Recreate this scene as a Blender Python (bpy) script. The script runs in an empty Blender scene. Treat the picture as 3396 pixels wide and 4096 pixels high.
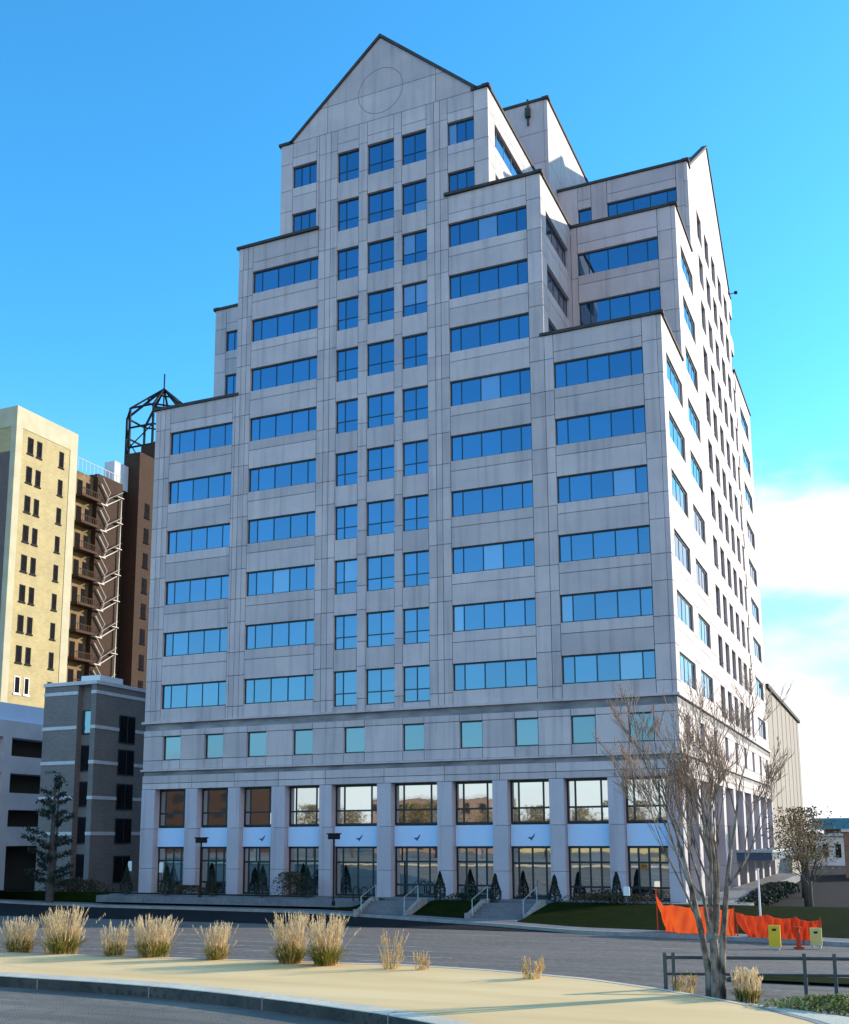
import bpy, math, random
from mathutils import Vector, Matrix
R = math.radians
SC = bpy.context.scene
COL = SC.collection
rnd = random.Random(7)

# ------------------------------------------------------------------ materials
def _mat(name):
    m = bpy.data.materials.new(name); m.use_nodes = True
    nt = m.node_tree; nt.nodes.clear()
    out = nt.nodes.new('ShaderNodeOutputMaterial'); b = nt.nodes.new('ShaderNodeBsdfPrincipled')
    nt.links.new(b.outputs[0], out.inputs[0])
    return m, nt, b

def mat(name, c1, c2=None, scale=2.0, rough=.8, metal=0., bump=0., detail=6, c3=None, bscale=None, stretch=None, spec=.5, island=0., lo=.35, hi=.65):
    """surface with two-tone noise mottling, optional fine third tone, bump and per-piece variation"""
    m, nt, b = _mat(name)
    N, L = nt.nodes.new, nt.links.new
    b.inputs['Roughness'].default_value = rough; b.inputs['Metallic'].default_value = metal
    b.inputs['Specular IOR Level'].default_value = spec
    c2 = c2 or tuple(v * .8 for v in c1)
    tc = N('ShaderNodeNewGeometry'); mp = N('ShaderNodeMapping')
    L(tc.outputs['Position'], mp.inputs[0])
    if stretch: mp.inputs['Scale'].default_value = stretch
    n = N('ShaderNodeTexNoise'); n.inputs['Scale'].default_value = scale; n.inputs['Detail'].default_value = detail
    L(mp.outputs[0], n.inputs['Vector'])
    r = N('ShaderNodeValToRGB'); r.color_ramp.elements[0].position = lo; r.color_ramp.elements[1].position = hi
    r.color_ramp.elements[0].color = (*c1, 1); r.color_ramp.elements[1].color = (*c2, 1)
    L(n.outputs[0], r.inputs[0]); col = r.outputs[0]
    if c3:
        n3 = N('ShaderNodeTexNoise'); n3.inputs['Scale'].default_value = scale * 7; n3.inputs['Detail'].default_value = 3
        L(tc.outputs['Position'], n3.inputs['Vector'])
        r3 = N('ShaderNodeValToRGB'); r3.color_ramp.elements[0].position = .5; r3.color_ramp.elements[1].position = .72
        r3.color_ramp.elements[0].color = (0, 0, 0, 1); r3.color_ramp.elements[1].color = (1, 1, 1, 1)
        L(n3.outputs[0], r3.inputs[0])
        mx = N('ShaderNodeMixRGB'); L(r3.outputs[0], mx.inputs[0]); L(col, mx.inputs[1]); mx.inputs[2].default_value = (*c3, 1); col = mx.outputs[0]
    if island:
        ml = N('ShaderNodeMath'); ml.operation = 'MULTIPLY_ADD'; ml.inputs[1].default_value = island; ml.inputs[2].default_value = 1 - island / 2
        L(tc.outputs['Random Per Island'], ml.inputs[0])
        mx = N('ShaderNodeVectorMath'); mx.operation = 'SCALE'; L(col, mx.inputs[0]); L(ml.outputs[0], mx.inputs['Scale']); col = mx.outputs[0]
    L(col, b.inputs['Base Color'])
    if bump:
        nb = N('ShaderNodeTexNoise'); nb.inputs['Scale'].default_value = bscale or scale * 12; nb.inputs['Detail'].default_value = 4
        L(tc.outputs['Position'], nb.inputs['Vector'])
        bp = N('ShaderNodeBump'); bp.inputs['Strength'].default_value = bump; bp.inputs['Distance'].default_value = .05
        L(nb.outputs[0], bp.inputs['Height']); L(bp.outputs[0], b.inputs['Normal'])
    return m

def glass(name, tint, dark, refl=.75, wav=.005, rough=.02, var=.35):
    """coated reflective glazing: mirror layer over dark body, slightly wavy, varying from pane to pane"""
    m = bpy.data.materials.new(name); m.use_nodes = True
    nt = m.node_tree; nt.nodes.clear(); N, L = nt.nodes.new, nt.links.new
    out = N('ShaderNodeOutputMaterial'); mix = N('ShaderNodeMixShader'); g = N('ShaderNodeBsdfGlossy'); d = N('ShaderNodeBsdfDiffuse')
    g.inputs['Roughness'].default_value = rough
    geo = N('ShaderNodeNewGeometry')
    nb = N('ShaderNodeTexNoise'); nb.inputs['Scale'].default_value = .7; nb.inputs['Detail'].default_value = 2
    L(geo.outputs['Position'], nb.inputs['Vector'])
    bp = N('ShaderNodeBump'); bp.inputs['Strength'].default_value = 1; bp.inputs['Distance'].default_value = wav
    L(nb.outputs[0], bp.inputs['Height']); L(bp.outputs[0], g.inputs['Normal'])
    oi = N('ShaderNodeObjectInfo'); sm = N('ShaderNodeMath'); sm.operation = 'ADD'; L(geo.outputs['Random Per Island'], sm.inputs[0]); L(oi.outputs['Random'], sm.inputs[1])
    fx = N('ShaderNodeMath'); fx.operation = 'FRACT'; L(sm.outputs[0], fx.inputs[0]); f2 = N('ShaderNodeMath'); f2.operation = 'MULTIPLY'; L(fx.outputs[0], f2.inputs[0]); f2.inputs[1].default_value = 7.31; f3 = N('ShaderNodeMath'); f3.operation = 'FRACT'; L(f2.outputs[0], f3.inputs[0])
    # per pane tone (each pane is an island)
    ml = N('ShaderNodeMath'); ml.operation = 'MULTIPLY_ADD'; ml.inputs[1].default_value = var; ml.inputs[2].default_value = 1 - var * .5
    L(fx.outputs[0], ml.inputs[0])
    vs = N('ShaderNodeVectorMath'); vs.operation = 'SCALE'; vs.inputs[0].default_value = tint; L(ml.outputs[0], vs.inputs['Scale'])
    L(vs.outputs[0], g.inputs['Color'])
    # blinds drawn behind some panes
    wn = N('ShaderNodeMath'); wn.operation = 'GREATER_THAN'; wn.inputs[1].default_value = .95; L(f3.outputs[0], wn.inputs[0])
    mc = N('ShaderNodeMixRGB'); L(wn.outputs[0], mc.inputs[0]); mc.inputs[1].default_value = (*dark, 1); mc.inputs[2].default_value = (.30, .38, .42, 1)
    L(mc.outputs[0], d.inputs['Color'])
    lw = N('ShaderNodeLayerWeight'); lw.inputs['Blend'].default_value = .5
    pw = N('ShaderNodeMath'); pw.operation = 'POWER'; L(lw.outputs['Facing'], pw.inputs[0]); pw.inputs[1].default_value = 3.2
    gm = N('ShaderNodeMixRGB'); L(pw.outputs[0], gm.inputs[0]); L(vs.outputs[0], gm.inputs[1]); gm.inputs[2].default_value = (1, 1, 1, 1); L(gm.outputs[0], g.inputs['Color'])
    fr_ = N('ShaderNodeMapRange'); L(pw.outputs[0], fr_.inputs[0]); fr_.inputs['To Min'].default_value = refl; fr_.inputs['To Max'].default_value = 1; L(fr_.outputs[0], mix.inputs[0])
    L(d.outputs[0], mix.inputs[1]); L(g.outputs[0], mix.inputs[2]); L(mix.outputs[0], out.inputs[0])
    return m

def brickmat(name, c1, c2, mortar, w=.4, h=.13, rough=.9):
    m, nt, b = _mat(name); N, L = nt.nodes.new, nt.links.new
    geo = N('ShaderNodeNewGeometry'); sep = N('ShaderNodeSeparateXYZ'); L(geo.outputs['Position'], sep.inputs[0])
    ad = N('ShaderNodeMath'); ad.operation = 'ADD'; L(sep.outputs[0], ad.inputs[0]); L(sep.outputs[1], ad.inputs[1])
    cb = N('ShaderNodeCombineXYZ'); L(ad.outputs[0], cb.inputs[0]); L(sep.outputs[2], cb.inputs[1])
    br = N('ShaderNodeTexBrick'); br.inputs['Scale'].default_value = 1; br.inputs['Brick Width'].default_value = w; br.inputs['Row Height'].default_value = h
    br.inputs['Mortar Size'].default_value = .012; br.inputs['Color1'].default_value = (*c1, 1); br.inputs['Color2'].default_value = (*c2, 1); br.inputs['Mortar'].default_value = (*mortar, 1)
    L(cb.outputs[0], br.inputs['Vector'])
    n = N('ShaderNodeTexNoise'); n.inputs['Scale'].default_value = .5; n.inputs['Detail'].default_value = 5; L(geo.outputs['Position'], n.inputs['Vector'])
    mr = N('ShaderNodeMapRange'); mr.inputs['From Min'].default_value = .3; mr.inputs['From Max'].default_value = .7; mr.inputs['To Min'].default_value = .9; mr.inputs['To Max'].default_value = 1.08
    L(n.outputs[0], mr.inputs[0])
    vs = N('ShaderNodeVectorMath'); vs.operation = 'SCALE'; L(br.outputs[0], vs.inputs[0]); L(mr.outputs[0], vs.inputs['Scale'])
    L(vs.outputs[0], b.inputs['Base Color']); b.inputs['Roughness'].default_value = rough
    return m

def granite(name, base, warm, joint_dark=.85):
    """precast stone: per panel tone, soft mottling, faint vertical rain streaks"""
    m, nt, b = _mat(name); N, L = nt.nodes.new, nt.links.new
    geo = N('ShaderNodeNewGeometry')
    n = N('ShaderNodeTexNoise'); n.inputs['Scale'].default_value = .35; n.inputs['Detail'].default_value = 8; n.inputs['Roughness'].default_value = .65; L(geo.outputs['Position'], n.inputs['Vector'])
    r = N('ShaderNodeValToRGB'); r.color_ramp.elements[0].position = .35; r.color_ramp.elements[1].position = .68
    r.color_ramp.elements[0].color = (*base, 1); r.color_ramp.elements[1].color = (*warm, 1); L(n.outputs[0], r.inputs[0])
    mp = N('ShaderNodeMapping'); mp.inputs['Scale'].default_value = (2.2, 2.2, .12); L(geo.outputs['Position'], mp.inputs[0])
    s = N('ShaderNodeTexNoise'); s.inputs['Scale'].default_value = 1.; s.inputs['Detail'].default_value = 5; L(mp.outputs[0], s.inputs['Vector'])
    sr = N('ShaderNodeMapRange'); sr.inputs['From Min'].default_value = .5; sr.inputs['From Max'].default_value = .75; sr.inputs['To Min'].default_value = 1.; sr.inputs['To Max'].default_value = .74
    L(s.outputs[0], sr.inputs[0])
    f = N('ShaderNodeTexNoise'); f.inputs['Scale'].default_value = 14; f.inputs['Detail'].default_value = 3; L(geo.outputs['Position'], f.inputs['Vector'])
    fr = N('ShaderNodeMapRange'); fr.inputs['To Min'].default_value = .88; fr.inputs['To Max'].default_value = 1.12; L(f.outputs[0], fr.inputs[0])
    ri = N('ShaderNodeMapRange'); ri.inputs['To Min'].default_value = .86; ri.inputs['To Max'].default_value = 1.08; L(geo.outputs['Random Per Island'], ri.inputs[0])
    col = r.outputs[0]
    for src in (sr, fr, ri):
        vs = N('ShaderNodeVectorMath'); vs.operation = 'SCALE'; L(col, vs.inputs[0]); L(src.outputs[0], vs.inputs['Scale']); col = vs.outputs[0]
    L(col, b.inputs['Base Color']); b.inputs['Roughness'].default_value = .6; b.inputs['Specular IOR Level'].default_value = .35
    return m

M = {}
M['stone'] = granite('precast_stone', (.50, .43, .455), (.62, .525, .52))
M['stone_light'] = granite('column_stone', (.45, .41, .47), (.52, .46, .50))
M['joint'] = mat('joint_shadow_gap', (.31, .27, .28), rough=.9)
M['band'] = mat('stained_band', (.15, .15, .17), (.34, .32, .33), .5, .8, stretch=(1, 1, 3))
M['coping'] = mat('coping_metal', (.035, .035, .033), (.06, .055, .05), 1., .8, 0.)
M['glass'] = glass('tower_glass', (.19, .29, .43), (.004, .025, .07), .62, var=.13)
M['glass_base'] = glass('small_window_glass', (.22, .26, .34), (.05, .16, .22), .65, var=.15)
M['glass_shop'] = glass('storefront_glass', (.72, .74, .72), (.015, .02, .022), .8, wav=.0022, var=.2)
M['frame'] = mat('window_frame', (.015, .05, .075), (.02, .06, .08), 3, .4, .5)
M['frame_shop'] = mat('shopfront_frame', (.02, .028, .035), (.03, .035, .04), 3, .4, .5)
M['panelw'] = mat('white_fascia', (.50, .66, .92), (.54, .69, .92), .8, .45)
M['soffit'] = mat('soffit', (.2, .2, .21))
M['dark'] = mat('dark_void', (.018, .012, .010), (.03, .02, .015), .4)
M['roof'] = mat('roof_membrane', (.25, .25, .24))
M['emblem'] = mat('emblem_dark', (.06, .09, .2))
M['brick_grey'] = brickmat('grey_brick', (.18, .155, .15), (.22, .19, .18), (.24, .22, .21))
M['brick_brown'] = brickmat('dark_brown_brick', (.032, .013, .006), (.062, .022, .009), (.03, .02, .015))
M['stone_band'] = mat('pale_stone_band', (.66, .64, .66), (.56, .55, .58), 1.5)
M['conc'] = mat('garage_concrete', (.58, .59, .66), (.5, .52, .58), .5, .85)
M['yellow_brick'] = brickmat('buff_brick', (.44, .34, .16), (.50, .40, .20), (.44, .37, .24), .5, .2)
M['shaded_brick'] = brickmat('shaded_brick', (.13, .09, .085), (.16, .11, .1), (.14, .12, .11))
M['buff_stone'] = mat('buff_stone', (.54, .48, .33), (.48, .42, .28), .6)
M['tan'] = mat('tan_render', (.26, .15, .06), (.14, .08, .03), .5)
M['iron'] = mat('dark_iron', (.016, .017, .02), (.028, .025, .025), 4, .7, 0., spec=.08)
M['rust'] = mat('rust_iron', (.035, .012, .003), (.06, .02, .006), 2, .8, .2)
M['paleiron'] = mat('pale_painted_steel', (.55, .48, .4), (.42, .36, .3), 3, .6)
M['annex'] = mat('annex_panels', (.27, .235, .21), (.32, .28, .25), .5, .8, stretch=(1, 1.6, .15), bump=.1)
M['asphalt_shade'] = mat('street_shadow_asphalt', (.009, .009, .012), (.015, .014, .018), .6, .95, spec=.12, bump=.2, bscale=30)  # very dark colour carries the building's shadow band across the street
M['asphalt'] = mat('lot_asphalt', (.085, .068, .06), (.15, .12, .105), .8, .9, bump=.4, bscale=25, c3=(.20, .17, .155), stretch=(.3, 1.8, 1))
M['asphalt_old'] = mat('road_asphalt', (.11, .095, .078), (.25, .22, .18), .5, .9, bump=.5, bscale=30, c3=(.11, .11, .11), stretch=(.35, 2., 1))
M['paint'] = mat('worn_white_paint', (.5, .5, .48), (.2, .2, .2), 4, .8, lo=.45, hi=.6)
M['sand'] = mat('sandy_paving', (.74, .47, .20), (.86, .59, .29), .6, .85, bump=.06, bscale=20, stretch=(.25, 1.2, 1))
M['concrete'] = mat('kerb_concrete', (.68, .59, .45), (.56, .49, .38), .9, .85, bump=.2, bscale=18, c3=(.48, .46, .42))
M['kerb_grey'] = mat('shaded_kerb', (.38, .33, .29), (.28, .25, .23), 1.5, .9, c3=(.2, .18, .17))  # darker copy of the kerb concrete, shade put into its colour
M['kerb_shade'] = mat('shaded_kerb_face', (.05, .048, .044), (.10, .092, .08), 1.2, .9, c3=(.03, .03, .03), stretch=(1, 1, .4))  # shade on the road-side kerb face painted in as dark concrete
M['walk'] = mat('walkway_concrete', (.17, .165, .18), (.12, .12, .135), .7, .85, c3=(.21, .20, .20))
M['grass'] = mat('lawn_grass', (.006, .014, .001), (.012, .02, .002), 1.2, .95, bump=.6, bscale=14, c3=(.018, .02, .004), spec=.03)
M['soil'] = mat('soil', (.09, .07, .05), (.15, .12, .08), 1.5, .95, bump=.5)
M['bark'] = mat('bark', (.04, .03, .024), (.30, .25, .20), 7, .9, bump=.6, bscale=30, stretch=(1, 1, .45))
M['twig'] = mat('twigs', (.20, .12, .08), (.38, .27, .20), 3, .85)
M['bark_dark'] = mat('dark_bark', (.05, .04, .035), (.09, .07, .06), 5, .9)
M['needle'] = mat('conifer_needles', (.012, .03, .016), (.03, .055, .026), 2.5, .9, island=.6)
M['needle_dk'] = mat('conifer_needles_dark', (.012, .024, .018), (.025, .04, .026), 2.5, .9, island=.6)
M['leaf_brown'] = mat('autumn_leaves', (.13, .09, .03), (.2, .14, .05), 2, .8, island=.7)
M['leaf_red'] = mat('late_leaves', (.30, .12, .07), (.24, .17, .08), 2, .8, island=.6)
M['shrub'] = mat('shrub_leaves', (.05, .045, .02), (.09, .06, .03), 2, .9, island=.6)
M['hedge'] = mat('hedge_leaves', (.16, .19, .05), (.38, .36, .12), 5, .9, island=.9)
M['blade_tan'] = mat('dry_grass', (.72, .52, .25), (.52, .34, .13), 6, .8, island=.5)
M['blade_pale'] = mat('dry_plumes', (.82, .66, .42), (.68, .52, .32), 6, .8, island=.4)
M['blade_green'] = mat('green_blades', (.10, .13, .006), (.27, .26, .02), 6, .8, island=.7)
def cloth(name, c, c2):
    m = mat(name, c, c2, 2, .7); nt = m.node_tree; b = next(n for n in nt.nodes if n.type == 'BSDF_PRINCIPLED'); out = next(n for n in nt.nodes if n.type == 'OUTPUT_MATERIAL')
    tr_ = nt.nodes.new('ShaderNodeBsdfTranslucent'); mx = nt.nodes.new('ShaderNodeMixShader'); mx.inputs[0].default_value = .3
    src = b.inputs['Base Color'].links[0].from_socket; nt.links.new(src, tr_.inputs[0]); nt.links.new(b.outputs[0], mx.inputs[1]); nt.links.new(tr_.outputs[0], mx.inputs[2]); nt.links.new(mx.outputs[0], out.inputs[0]); return m
M['orange'] = cloth('orange_mesh_fabric', (.95, .13, .015), (.88, .10, .015))
M['orange_dk'] = cloth('orange_plastic', (.72, .07, .01), (.6, .05, .01))
for n_ in ('blade_tan', 'blade_pale', 'blade_green'):       # thin blades let light through
    m_ = M[n_]; nt_ = m_.node_tree; b_ = next(q for q in nt_.nodes if q.type == 'BSDF_PRINCIPLED'); o_ = next(q for q in nt_.nodes if q.type == 'OUTPUT_MATERIAL')
    t_ = nt_.nodes.new('ShaderNodeBsdfTranslucent'); x_ = nt_.nodes.new('ShaderNodeMixShader'); x_.inputs[0].default_value = .45
    nt_.links.new(b_.inputs['Base Color'].links[0].from_socket, t_.inputs[0]); nt_.links.new(b_.outputs[0], x_.inputs[1]); nt_.links.new(t_.outputs[0], x_.inputs[2]); nt_.links.new(x_.outputs[0], o_.inputs[0])
M['yellow'] = mat('yellow_board', (.78, .50, .02), (.7, .44, .02), 2, .6)
M['lime'] = mat('faded_yellow_board', (.66, .52, .16), (.6, .48, .18), 2, .6)
M['white'] = mat('white_paint', (.8, .8, .8), (.74, .74, .74), 2, .5)
M['steel'] = mat('painted_steel_grey', (.06, .075, .085), (.08, .095, .1), 3, .5, .5)
M['galv'] = mat('galvanised_steel', (.45, .5, .52), (.4, .43, .45), 3, .45, .7)
M['teal'] = mat('teal_roof', (.05, .22, .30), (.06, .25, .33), 2, .6)
M['brick_red'] = brickmat('red_brick', (.22, .12, .085), (.28, .15, .1), (.3, .25, .22))
M['awning'] = mat('navy_awning', (.05, .09, .16), (.06, .11, .18), 2, .7)
M['winglass_dark'] = mat('plain_dark_glass', (.012, .012, .016), (.02, .018, .02), 2, .7, spec=.0)

# ------------------------------------------------------------------ mesh builder
class MB:
    def __init__(s): s.v = []; s.f = []
    def quad(s, *p):
        n = len(s.v); s.v += [tuple(q) for q in p]; s.f.append(tuple(range(n, n + len(p))))
    def box(s, x0, x1, y0, y1, z0, z1):
        n = len(s.v)
        s.v += [(x0, y0, z0), (x1, y0, z0), (x1, y1, z0), (x0, y1, z0), (x0, y0, z1), (x1, y0, z1), (x1, y1, z1), (x0, y1, z1)]
        s.f += [tuple(n + i for i in q) for q in ((3, 2, 1, 0), (4, 5, 6, 7), (0, 1, 5, 4), (1, 2, 6, 5), (2, 3, 7, 6), (3, 0, 4, 7))]
    def prism(s, poly, a, b, fn):
        """extrude 2-D polygon between depths a and b, fn(u, v, d) -> xyz"""
        n = len(s.v); k = len(poly)
        s.v += [fn(u, v, a) for u, v in poly] + [fn(u, v, b) for u, v in poly]
        s.f.append(tuple(n + i for i in range(k))); s.f.append(tuple(n + k + i for i in reversed(range(k))))
        for i in range(k):
            j = (i + 1) % k; s.f.append((n + j, n + i, n + k + i, n + k + j))
    def tube(s, pts, rad, seg=6, cap=True):
        pts = [Vector(p) for p in pts]; n0 = len(s.v); k = len(pts)
        for i, p in enumerate(pts):
            d = (pts[min(i + 1, k - 1)] - pts[max(i - 1, 0)]).normalized()
            a = d.orthogonal().normalized() if i == 0 else (a - d * a.dot(d)).normalized()
            b = d.cross(a); r = rad[i] if isinstance(rad, (list, tuple)) else rad
            for j in range(seg):
                t = 2 * math.pi * j / seg; s.v.append(tuple(p + a * (r * math.cos(t)) + b * (r * math.sin(t))))
        for i in range(k - 1):
            for j in range(seg):
                q = n0 + i * seg; j2 = (j + 1) % seg
                s.f.append((q + j, q + j2, q + seg + j2, q + seg + j))
        if cap:
            s.f.append(tuple(n0 + seg - 1 - j for j in range(seg))); s.f.append(tuple(n0 + (k - 1) * seg + j for j in range(seg)))
    def leaf(s, p, size, r=rnd):
        a = Vector((r.uniform(-1, 1), r.uniform(-1, 1), r.uniform(-1, 1))).normalized(); b = a.orthogonal().normalized()
        b = (b * math.cos(1) + a.cross(b) * math.sin(r.uniform(0, 6))).normalized()
        p = Vector(p); a *= size; b *= size * .5
        s.quad(p - a, p + b, p + a, p - b)
    def build(s, name, m, parent=None, smooth=False):
        me = bpy.data.meshes.new(name); me.from_pydata(s.v, [], s.f)
        me.materials.append(m)
        if smooth:
            for p in me.polygons: p.use_smooth = True
        me.update()
        o = bpy.data.objects.new(name, me); COL.objects.link(o)
        if parent: o.parent = parent
        return o

def empty(name, loc=(0, 0, 0), rz=0.):
    o = bpy.data.objects.new(name, None); COL.objects.link(o); o.location = loc; o.rotation_euler = (0, 0, rz); return o
def tag(o, label=None, cat=None, group=None, kind=None):
    if label: o['label'] = label
    if cat: o['category'] = cat
    if group: o['group'] = group
    if kind: o['kind'] = kind
    return o
def kids(o): return [c for c in bpy.data.objects if c.parent == o]
def copy_tree(o, parent=None):
    c = o.copy(); COL.objects.link(c); c.parent = parent
    for ch in kids(o): copy_tree(ch, c)
    return c

# ------------------------------------------------------------------ main tower
W0 = -38.93; P = 3.9; WT = 15.73; WH = 1.77; CT = 15.80; CH = 2.4
H6, H9, H11 = 37.22, 49.05, 56.7
FL = .8
tower = empty('office_tower', (0, 0, 0))
tag(tower, 'tall stepped pink-grey stone office tower with gabled top and blue window bands', 'building')

def fF(y0): return lambda s, z, d: (s, y0 + d, z)        # faces -y, depth goes inward
def fR(x0): return lambda s, z, d: (x0 - d, s, z)        # faces +x
G = .019
def tile(mb, fn, s0, s1, z0, z1, d0=0., d1=.3, g=G):
    if s1 - s0 < .06 or z1 - z0 < .06: return
    mb.prism([(s0 + g, z0 + g), (s1 - g, z0 + g), (s1 - g, z1 - g), (s0 + g, z1 - g)], d0, d1, fn)
def grid(mb, fn, ss, zs, **k):
    for a, b in zip(ss, ss[1:]):
        for c, d in zip(zs, zs[1:]): tile(mb, fn, a, b, c, d, **k)

_wm = {}
def window(w, h, kind, fn_plane, s, zb, parent=None, gl='glass', depth=.2, name='window', frame='frame'):
    """frame with mullions + glazing; origin at lower left corner of the opening"""
    key = (round(w, 2), round(h, 2), kind, gl, frame, name)
    if key not in _wm:
        f = MB(); g = MB(); t = .12 if frame == 'frame_shop' else .08
        if kind == 'wide':
            e = w * .135; m = (w - 2 * e) / 3; xs = [0, e, e + m, e + 2 * m, w - e, w]; zs = [0, h]
        elif kind == 'wide3': xs = [0, w * .33, w * .67, w]; zs = [0, h]
        elif kind == 'two': xs = [0, w / 2, w]; zs = [0, h * .36, h]
        elif kind == 'two1': xs = [0, w * .38, w]; zs = [0, h * .36, h]
        elif kind == 'one': xs = [0, w]; zs = [0, h]
        elif kind == 'shop': xs = [0, w * .2, w * .8, w]; zs = [0, h * .36, h]
        elif kind == 'door': xs = [0, w * .17, w * .5, w * .83, w]; zs = [0, h * .68, h]
        elif kind == 'shoplow': xs = [0, w * .25, w * .5, w * .75, w]; zs = [0, h * .24, h * .7, h]
        for i, x in enumerate(xs):
            a = x if i == 0 else (x - t if i == len(xs) - 1 else x - t / 2)
            f.box(a, a + t, 0, .1, 0, h)
        for j, z in enumerate(zs):
            a = z if j == 0 else (z - t if j == len(zs) - 1 else z - t / 2)
            f.box(0, w, .004, .096, a, a + t)
        for i in range(len(xs) - 1):
            for j in range(len(zs) - 1):
                x0, x1, z0, z1 = xs[i] + .01, xs[i + 1] - .01, zs[j] + .01, zs[j + 1] - .01
                tl = random.Random(i * 7 + j + len(_wm)).uniform(-.006, .006)
                g.quad((x0, .022 + tl, z0), (x1, .022 - tl, z0), (x1, .022 - tl, z1), (x0, .022 + tl, z1))
        fo = f.build(name, M[frame]); go = g.build('glass_pane', M[gl], fo)
        _wm[key] = (fo, go); first = True
    else:
        a, b = _wm[key]; fo = a.copy(); COL.objects.link(fo); go = b.copy(); COL.objects.link(go); go.parent = fo
    fo.parent = parent or tower
    fo.location = fn_plane(s, zb, depth)
    fo.rotation_euler = (0, 0, fn_plane.rz)
    return fo
class Pl:
    def __init__(s, fn, rz): s.fn = fn; s.rz = rz
    def __call__(s, *a): return s.fn(*a)

PF = Pl(fF(0), 0); PR = Pl(fR(0), R(90))
wall = MB()
# sections of the front: (s0, s1, rows, kind)
A_, B_, C1, C2, C3, D_, E_ = (-37.54, -31.9), (-30.42, -24.77), (-23.22, -21.45), (-20.75, -18.62), (-18.0, -16.06), (-14.42, -8.7), (-7.09, -1.25)
def wtop(r): return WT + (r - 1) * P
def bay(mb, pl, s0, s1, z_lo, z_hi, rows, kind='wide', par=None, cw=False, win=True):
    dp = .11 if pl is PR else .2
    """window bay: stone above / below each window, windows as parts"""
    cur = z_lo
    for r in rows:
        t, h = (CT + (r - 1) * P, CH) if cw else (wtop(r), WH)
        b = t - h
        if b - cur > 1.2 and not cw: grid(mb, pl, [s0, s1], [cur, b - .72, b])
        else: grid(mb, pl, [s0, s1], [cur, b])
        if win: window(s1 - s0, h, kind, pl, s0, b, par, depth=dp)
        cur = t
    grid(mb, pl, [s0, s1], [cur, min(cur + .75, z_hi), z_hi] if z_hi - cur > .9 else [cur, z_hi])
def pil(mb, pl, s0, s1, z_lo, z_hi, split=True):
    zs = [z_lo]
    r = 1
    while True:
        b = wtop(r) - WH - .12; t = wtop(r) + .32
        for q in (b, t):
            if z_lo + .3 < q < z_hi - .3: zs.append(q)
        r += 1
        if b > z_hi: break
    zs.append(z_hi)
    if split and s1 - s0 > 1.2:
        m = (s0 + s1) / 2; grid(mb, pl, [s0, m - .22, m + .22, s1], zs)
    else: grid(mb, pl, [s0, s1], zs)
ZC1 = 12.75   # top of base
ZU = 13.05    # start of the shaft
pil(wall, PF, W0, A_[0], ZU, H6)
bay(wall, PF, *A_, ZU, H6, range(1, 7))
pil(wall, PF, A_[1], -31.69, ZU, H6, False)
pil(wall, PF, -31.69, B_[0], ZU, H9)
bay(wall, PF, *B_, ZU, H9, range(1, 10))
pil(wall, PF, B_[1], C1[0], ZU, H11)
for c, k in ((C1, 'two1'), (C2, 'two'), (C3, 'two')):
    bay(wall, PF, *c, ZU, H11, range(1, 12), k, cw=True)
pil(wall, PF, C1[1], C2[0], ZU, H11, False); pil(wall, PF, C2[1], C3[0], ZU, H11, False)
pil(wall, PF, C3[1], D_[0], ZU, H11)
bay(wall, PF, *D_, ZU, H9, range(1, 10))
pil(wall, PF, D_[1], -7.7, ZU, H9, False)
pil(wall, PF, -7.7, E_[0], ZU, H6, False)
bay(wall, PF, *E_, ZU, H6, range(1, 7))
pil(wall, PF, E_[1], -.3, ZU, H6)
# shoulders of the gable, rows 10-11
bay(wall, PF, -14.42, -12.42, H9, H11, (10, 11), 'wide3'); pil(wall, PF, -12.42, -11.35, H9, H11)
pil(wall, PF, -28.1, -27.06, H9, H11); bay(wall, PF, -27.06, -25.0, H9, H11, (10, 11), 'wide3'); grid(wall, PF, [-25.0, B_[1]], [H9, 53, H11])
# pediment cut into panels by its joints
def clip(poly, a, b, c):      # keep a*u + b*v <= c
    out = []
    for i in range(len(poly)):
        p, q = poly[i], poly[(i + 1) % len(poly)]; fp = a * p[0] + b * p[1] - c; fq = a * q[0] + b * q[1] - c
        if fp <= 0: out.append(p)
        if fp * fq < 0:
            t = fp / (fp - fq); out.append((p[0] + (q[0] - p[0]) * t, p[1] + (q[1] - p[1]) * t))
    return out
def pediment(mb, pl, tri, ss, zs):
    for a, b in zip(ss, ss[1:]):
        for c, d in zip(zs, zs[1:]):
            p = clip(tri, -1, 0, -(a + G)); p = clip(p, 1, 0, b - G) if p else p
            p = clip(p, 0, -1, -(c + G)) if p else p; p = clip(p, 0, 1, d - G) if p else p
            if len(p) >= 3: mb.prism(p, 0, .3, pl)
pediment(wall, PF, [(-27.3, H11), (-12.15, H11), (-19.72, 63.3)], [-30, -24.1, -15.3, -9], [H11, 58.9, 66])
pcx, pcz = -19.7, 58.95
ring = MB()
for i in range(48):
    a, b = 2 * math.pi * i / 48, 2 * math.pi * (i + 1) / 48
    ring.prism([(pcx + r * math.cos(t), pcz + r * math.sin(t)) for r, t in ((1.79, a), (1.835, a), (1.835, b), (1.79, b))], -.012, .01, PF)
ring.build('roundel_groove', M['joint'], tower)

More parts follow.
